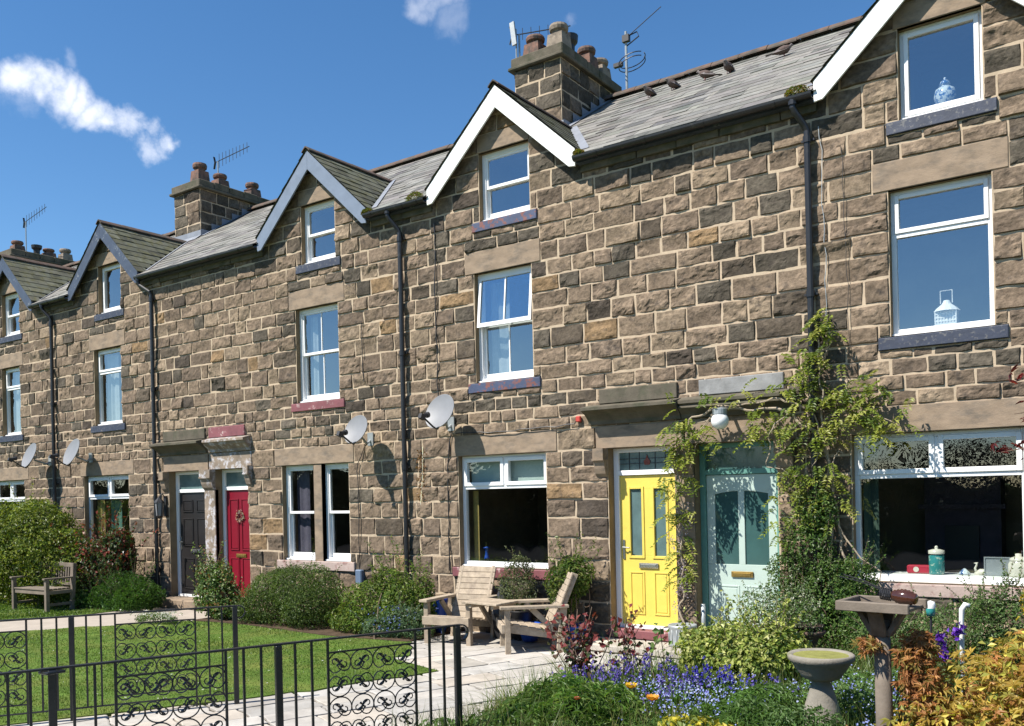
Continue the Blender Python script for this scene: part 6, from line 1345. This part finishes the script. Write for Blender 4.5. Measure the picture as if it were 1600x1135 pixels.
poppy('yellow poppy open among the bluebells', -3.92, -3.3, .25, .055, (.75, .46, .04), 1); poppy('orange yellow poppy right of the yellow one', -3.55, -3.6, .24, .055, (.75, .33, .04), 2); poppy('small red orange poppy over the green mound', -3.85, -4.35, .36, .028, (.42, .1, .05), 3)
shrub('yellow_flowers', 'yellow leaved small plant at the bottom edge of the bed', 'plant', [(-2.95, -4.1, .2, .28, .2, .1), (-2.65, -4.1, .18, .2, .18, .08)], 420, .055, .7, [(.5, .42, .04), (.4, .38, .05), (.2, .26, .05)], 64, stems=0)
shrub('fern_clump', 'soft green feathery clump left of the bird bath', 'plant', [(-2.75, -3.15, .16, .36, .34, .2), (-2.45, -3.9, .16, .4, .3, .22), (-2.95, -3.5, .1, .3, .3, .18)], 6500, .06, .22, [(.10, .19, .045), (.13, .23, .06), (.08, .15, .035)], 65, stems=0, up=.4)
shrub('poppy_leaves', 'grey green leafy clump at the bottom right of the bed', 'plant', [(-2.0, -4.5, .14, .4, .3, .2), (-1.9, -3.1, .18, .3, .3, .2), (-1.75, -2.4, .25, .4, .4, .25), (-2.3, -2.3, .2, .4, .4, .22), (-2.1, -4.05, .24, .35, .25, .2), (-2.45, -3.85, .22, .3, .2, .2)], 10500, .05, .35, [(.10, .18, .055), (.13, .21, .07), (.075, .14, .04)], 66, stems=0, up=.4)
tag(blades('flower_bed_grass', [BED_R], 5200, .3, .0045, [(.10, .16, .03), (.14, .19, .05), (.075, .13, .03), (.2, .2, .08)], 83, zb=.04, lean=.4), 'thin grassy blades standing up all through the flower bed', 'grass', kind='stuff')
# ground cover: forget-me-nots and low leaves nobody could count
g = np.random.default_rng(81); mb = MB(); q = g.uniform([-5.2, -5.4], [-.4, -.7], (26000, 2)); q = q[inside(q, BED_R)]; k = len(q)
h = .05+.10*g.random(k)+.06*vnoise(np.stack([q[:, 0]*2, q[:, 1]*2, q[:, 0]*0], 1), 4); c = np.column_stack([q, np.maximum(h, .045)])
mb.leaves(c, g.normal(size=(k, 3))*.6+np.array([0, -.3, 1]), .06*g.uniform(.6, 1.4, k), .42, np.array([(.075, .15, .03), (.10, .19, .045), (.06, .12, .028), (.13, .2, .06)])[g.integers(0, 4, k)]*g.uniform(.75, 1.25, (k, 1)))
tag(mb.build('ground_cover', m_leaf), 'mixed low green leaves covering the flower bed soil', 'ground cover', kind='stuff')
mb = MB(); P = []
for (x, y, s, n, z) in ((-3.4, -3.3, .3, 420, .17), (-3.05, -3.0, .28, 300, .17), (-3.7, -3.1, .22, 220, .17), (-2.5, -2.5, .3, 120, .2), (-1.95, -2.7, .2, 260, .3), (-1.75, -3.3, .16, 160, .22), (-1.6, -3.7, .12, 90, .22), (-3.0, -3.7, .25, 200, .15)):
    P.append(np.column_stack([g.normal(x, s, n), g.normal(y, s*.8, n), z+.07*g.normal(size=n)+.04]))
P = np.concatenate(P); P = P[P[:, 2] > .08]; k = len(P)
mb.leaves(P, g.normal(size=(k, 3))*.5+np.array([0, -.6, .8]), .019*g.uniform(.7, 1.3, k), .9, np.array([(.22, .27, .60), (.30, .36, .66), (.16, .19, .52), (.42, .46, .68)])[g.integers(0, 4, k)])
tag(mb.build('forget_me_nots', m_petal), 'haze of tiny pale blue forget me not flowers', 'forget-me-nots', kind='stuff')
# tufts on the gutters
for lab, x, y, z, s in (('dry grassy moss tuft in the gutter left of the white gable', -9.12, -.2, 6.58, .13), ('mossy tuft at the foot of the grey gable', -10.12, -.2, 6.56, .09), ('small green tuft in the gutter right of the white gable', -6.2, -.2, 6.57, .07), ('moss tuft in the gutter by the right white barge board', -3.28, -.2, 6.58, .10)):
    shrub('moss_tuft', lab, 'moss', [(x, y, z, s*1.3, .07, s*.7)], 420, .05, .16, [(.16, .17, .04), (.26, .17, .06), (.12, .16, .03)], int(-x*100), 'moss tufts in the gutters', stems=0, ymax=5, zmin=0, up=.9)
# trees behind the camera, dark ground and backing added: what the lower windows mirror
g = np.random.default_rng(99); mb = MB(); L = []
sheet('added_dark_ground', [(-120, -18.2), (30, -18.2), (30, -12.6), (-120, -12.6)], -.04, material('dark_ground_surface', (.03, .03, .031), .95, spec=.02, var=.25, vscale=3, bump=.4, bscale=80))  # unseen dark strip, added so the lower panes mirror less brightness
for k in range(70):
    x = -92+k*1.6+g.normal(0, .5); y = -19.6+g.normal(0, .6); hh = (g.uniform(3.0, 3.9) if x > -12 else g.uniform(4.2, 5.6)) + (1.6 if x > 12 else 0)
    L += [(x, y, hh*.55, 1.7, 1.4, hh*.45), (x+g.normal(0, .7), y+1.0, hh*.22, 1.9, 1.3, hh*.27)]
FL = [(.016, .027, .011), (.022, .034, .013), (.03, .042, .015)]; cloud(mb, [l for l in L if -16 < l[0] < 4], 70000, .085, .5, FL, g, shell=.3, clump=.9, ymax=0, gap=.2, zmin=1.2, amp=.3)
cloud(mb, [l for l in L if not -16 < l[0] < 4], 70000, .2, .5, FL, g, shell=.2, clump=.8, ymax=0, gap=.12, zmin=0)
bk = MB(); xs = np.arange(-95, 26, 1.2); top = [(.80*(3.4 if x > -12 else 4.8)+(1.2 if x > 12 else 0))*(.86+.16*float(vnoise(np.array([[x*.45, 0., 0.]]), 2)[0])) for x in xs]
for dy, fz in ((0, 1),):
    pr = [(-18.4, 0), (-19.3, .55), (-19.9, .85), (-20.6, 1.0), (-22.5, .9), (-25, 0)]
    vs = [(x, y, -.05+h*f) for x, h in zip(xs, top) for (y, f) in pr]; m_ = len(pr)
    bk.raw(vs, [(i*m_+j, (i+1)*m_+j, (i+1)*m_+j+1, i*m_+j+1) for i in range(len(xs)-1) for j in range(m_-1)])
tag(bk.build('added_leaf_backing', material('dark_leaf_backing', (.016, .024, .01), .95, var=.6, vscale=1.5, bump=1, bscale=6, spec=.02), smooth=True), kind='structure')  # solid mass added behind the leaves to keep their mirrored gaps dark
tag(mb.build('woodland', m_far_leaf), 'dark overgrown trees out of view mirrored in the lower windows', 'woodland', kind='stuff')
t = thing('alyssum', 'patch of tiny white flowers where the path meets the lawn', 'flowering plant', (-13.65, -1.75, 0)); g = np.random.default_rng(120)
mb = MB(); cloud(mb, [(-13.65, -1.75, .06, .55, .22, .12)], 1500, .035, .4, [(.08, .14, .035), (.11, .18, .05)], g); mb.build('foliage', m_leaf, t)
petals(t, np.stack([g.normal(-13.65, .28, 130), g.normal(-1.78, .11, 130), g.uniform(.12, .2, 130)], 1), .03, [(.62, .62, .58), (.5, .5, .46)], g, 'flowers', 3)
g = np.random.default_rng(121); q = g.uniform([-16, -7], [-7.8, -1.6], (80, 2)); q = q[inside(q, LAWN)]
mb = MB(); mb.leaves(np.column_stack([np.repeat(q, 3, 0)+g.normal(0, .008, (len(q)*3, 2)), np.full(len(q)*3, .042)]), g.normal(0, .3, (len(q)*3, 3))+np.array([0, -.3, 1]), .015, .9, np.tile([.62, .62, .58], (len(q)*3, 1)))
tag(mb.build('daisies', m_petal), 'scattered white daisies in the mown lawn', 'daisies', kind='stuff')
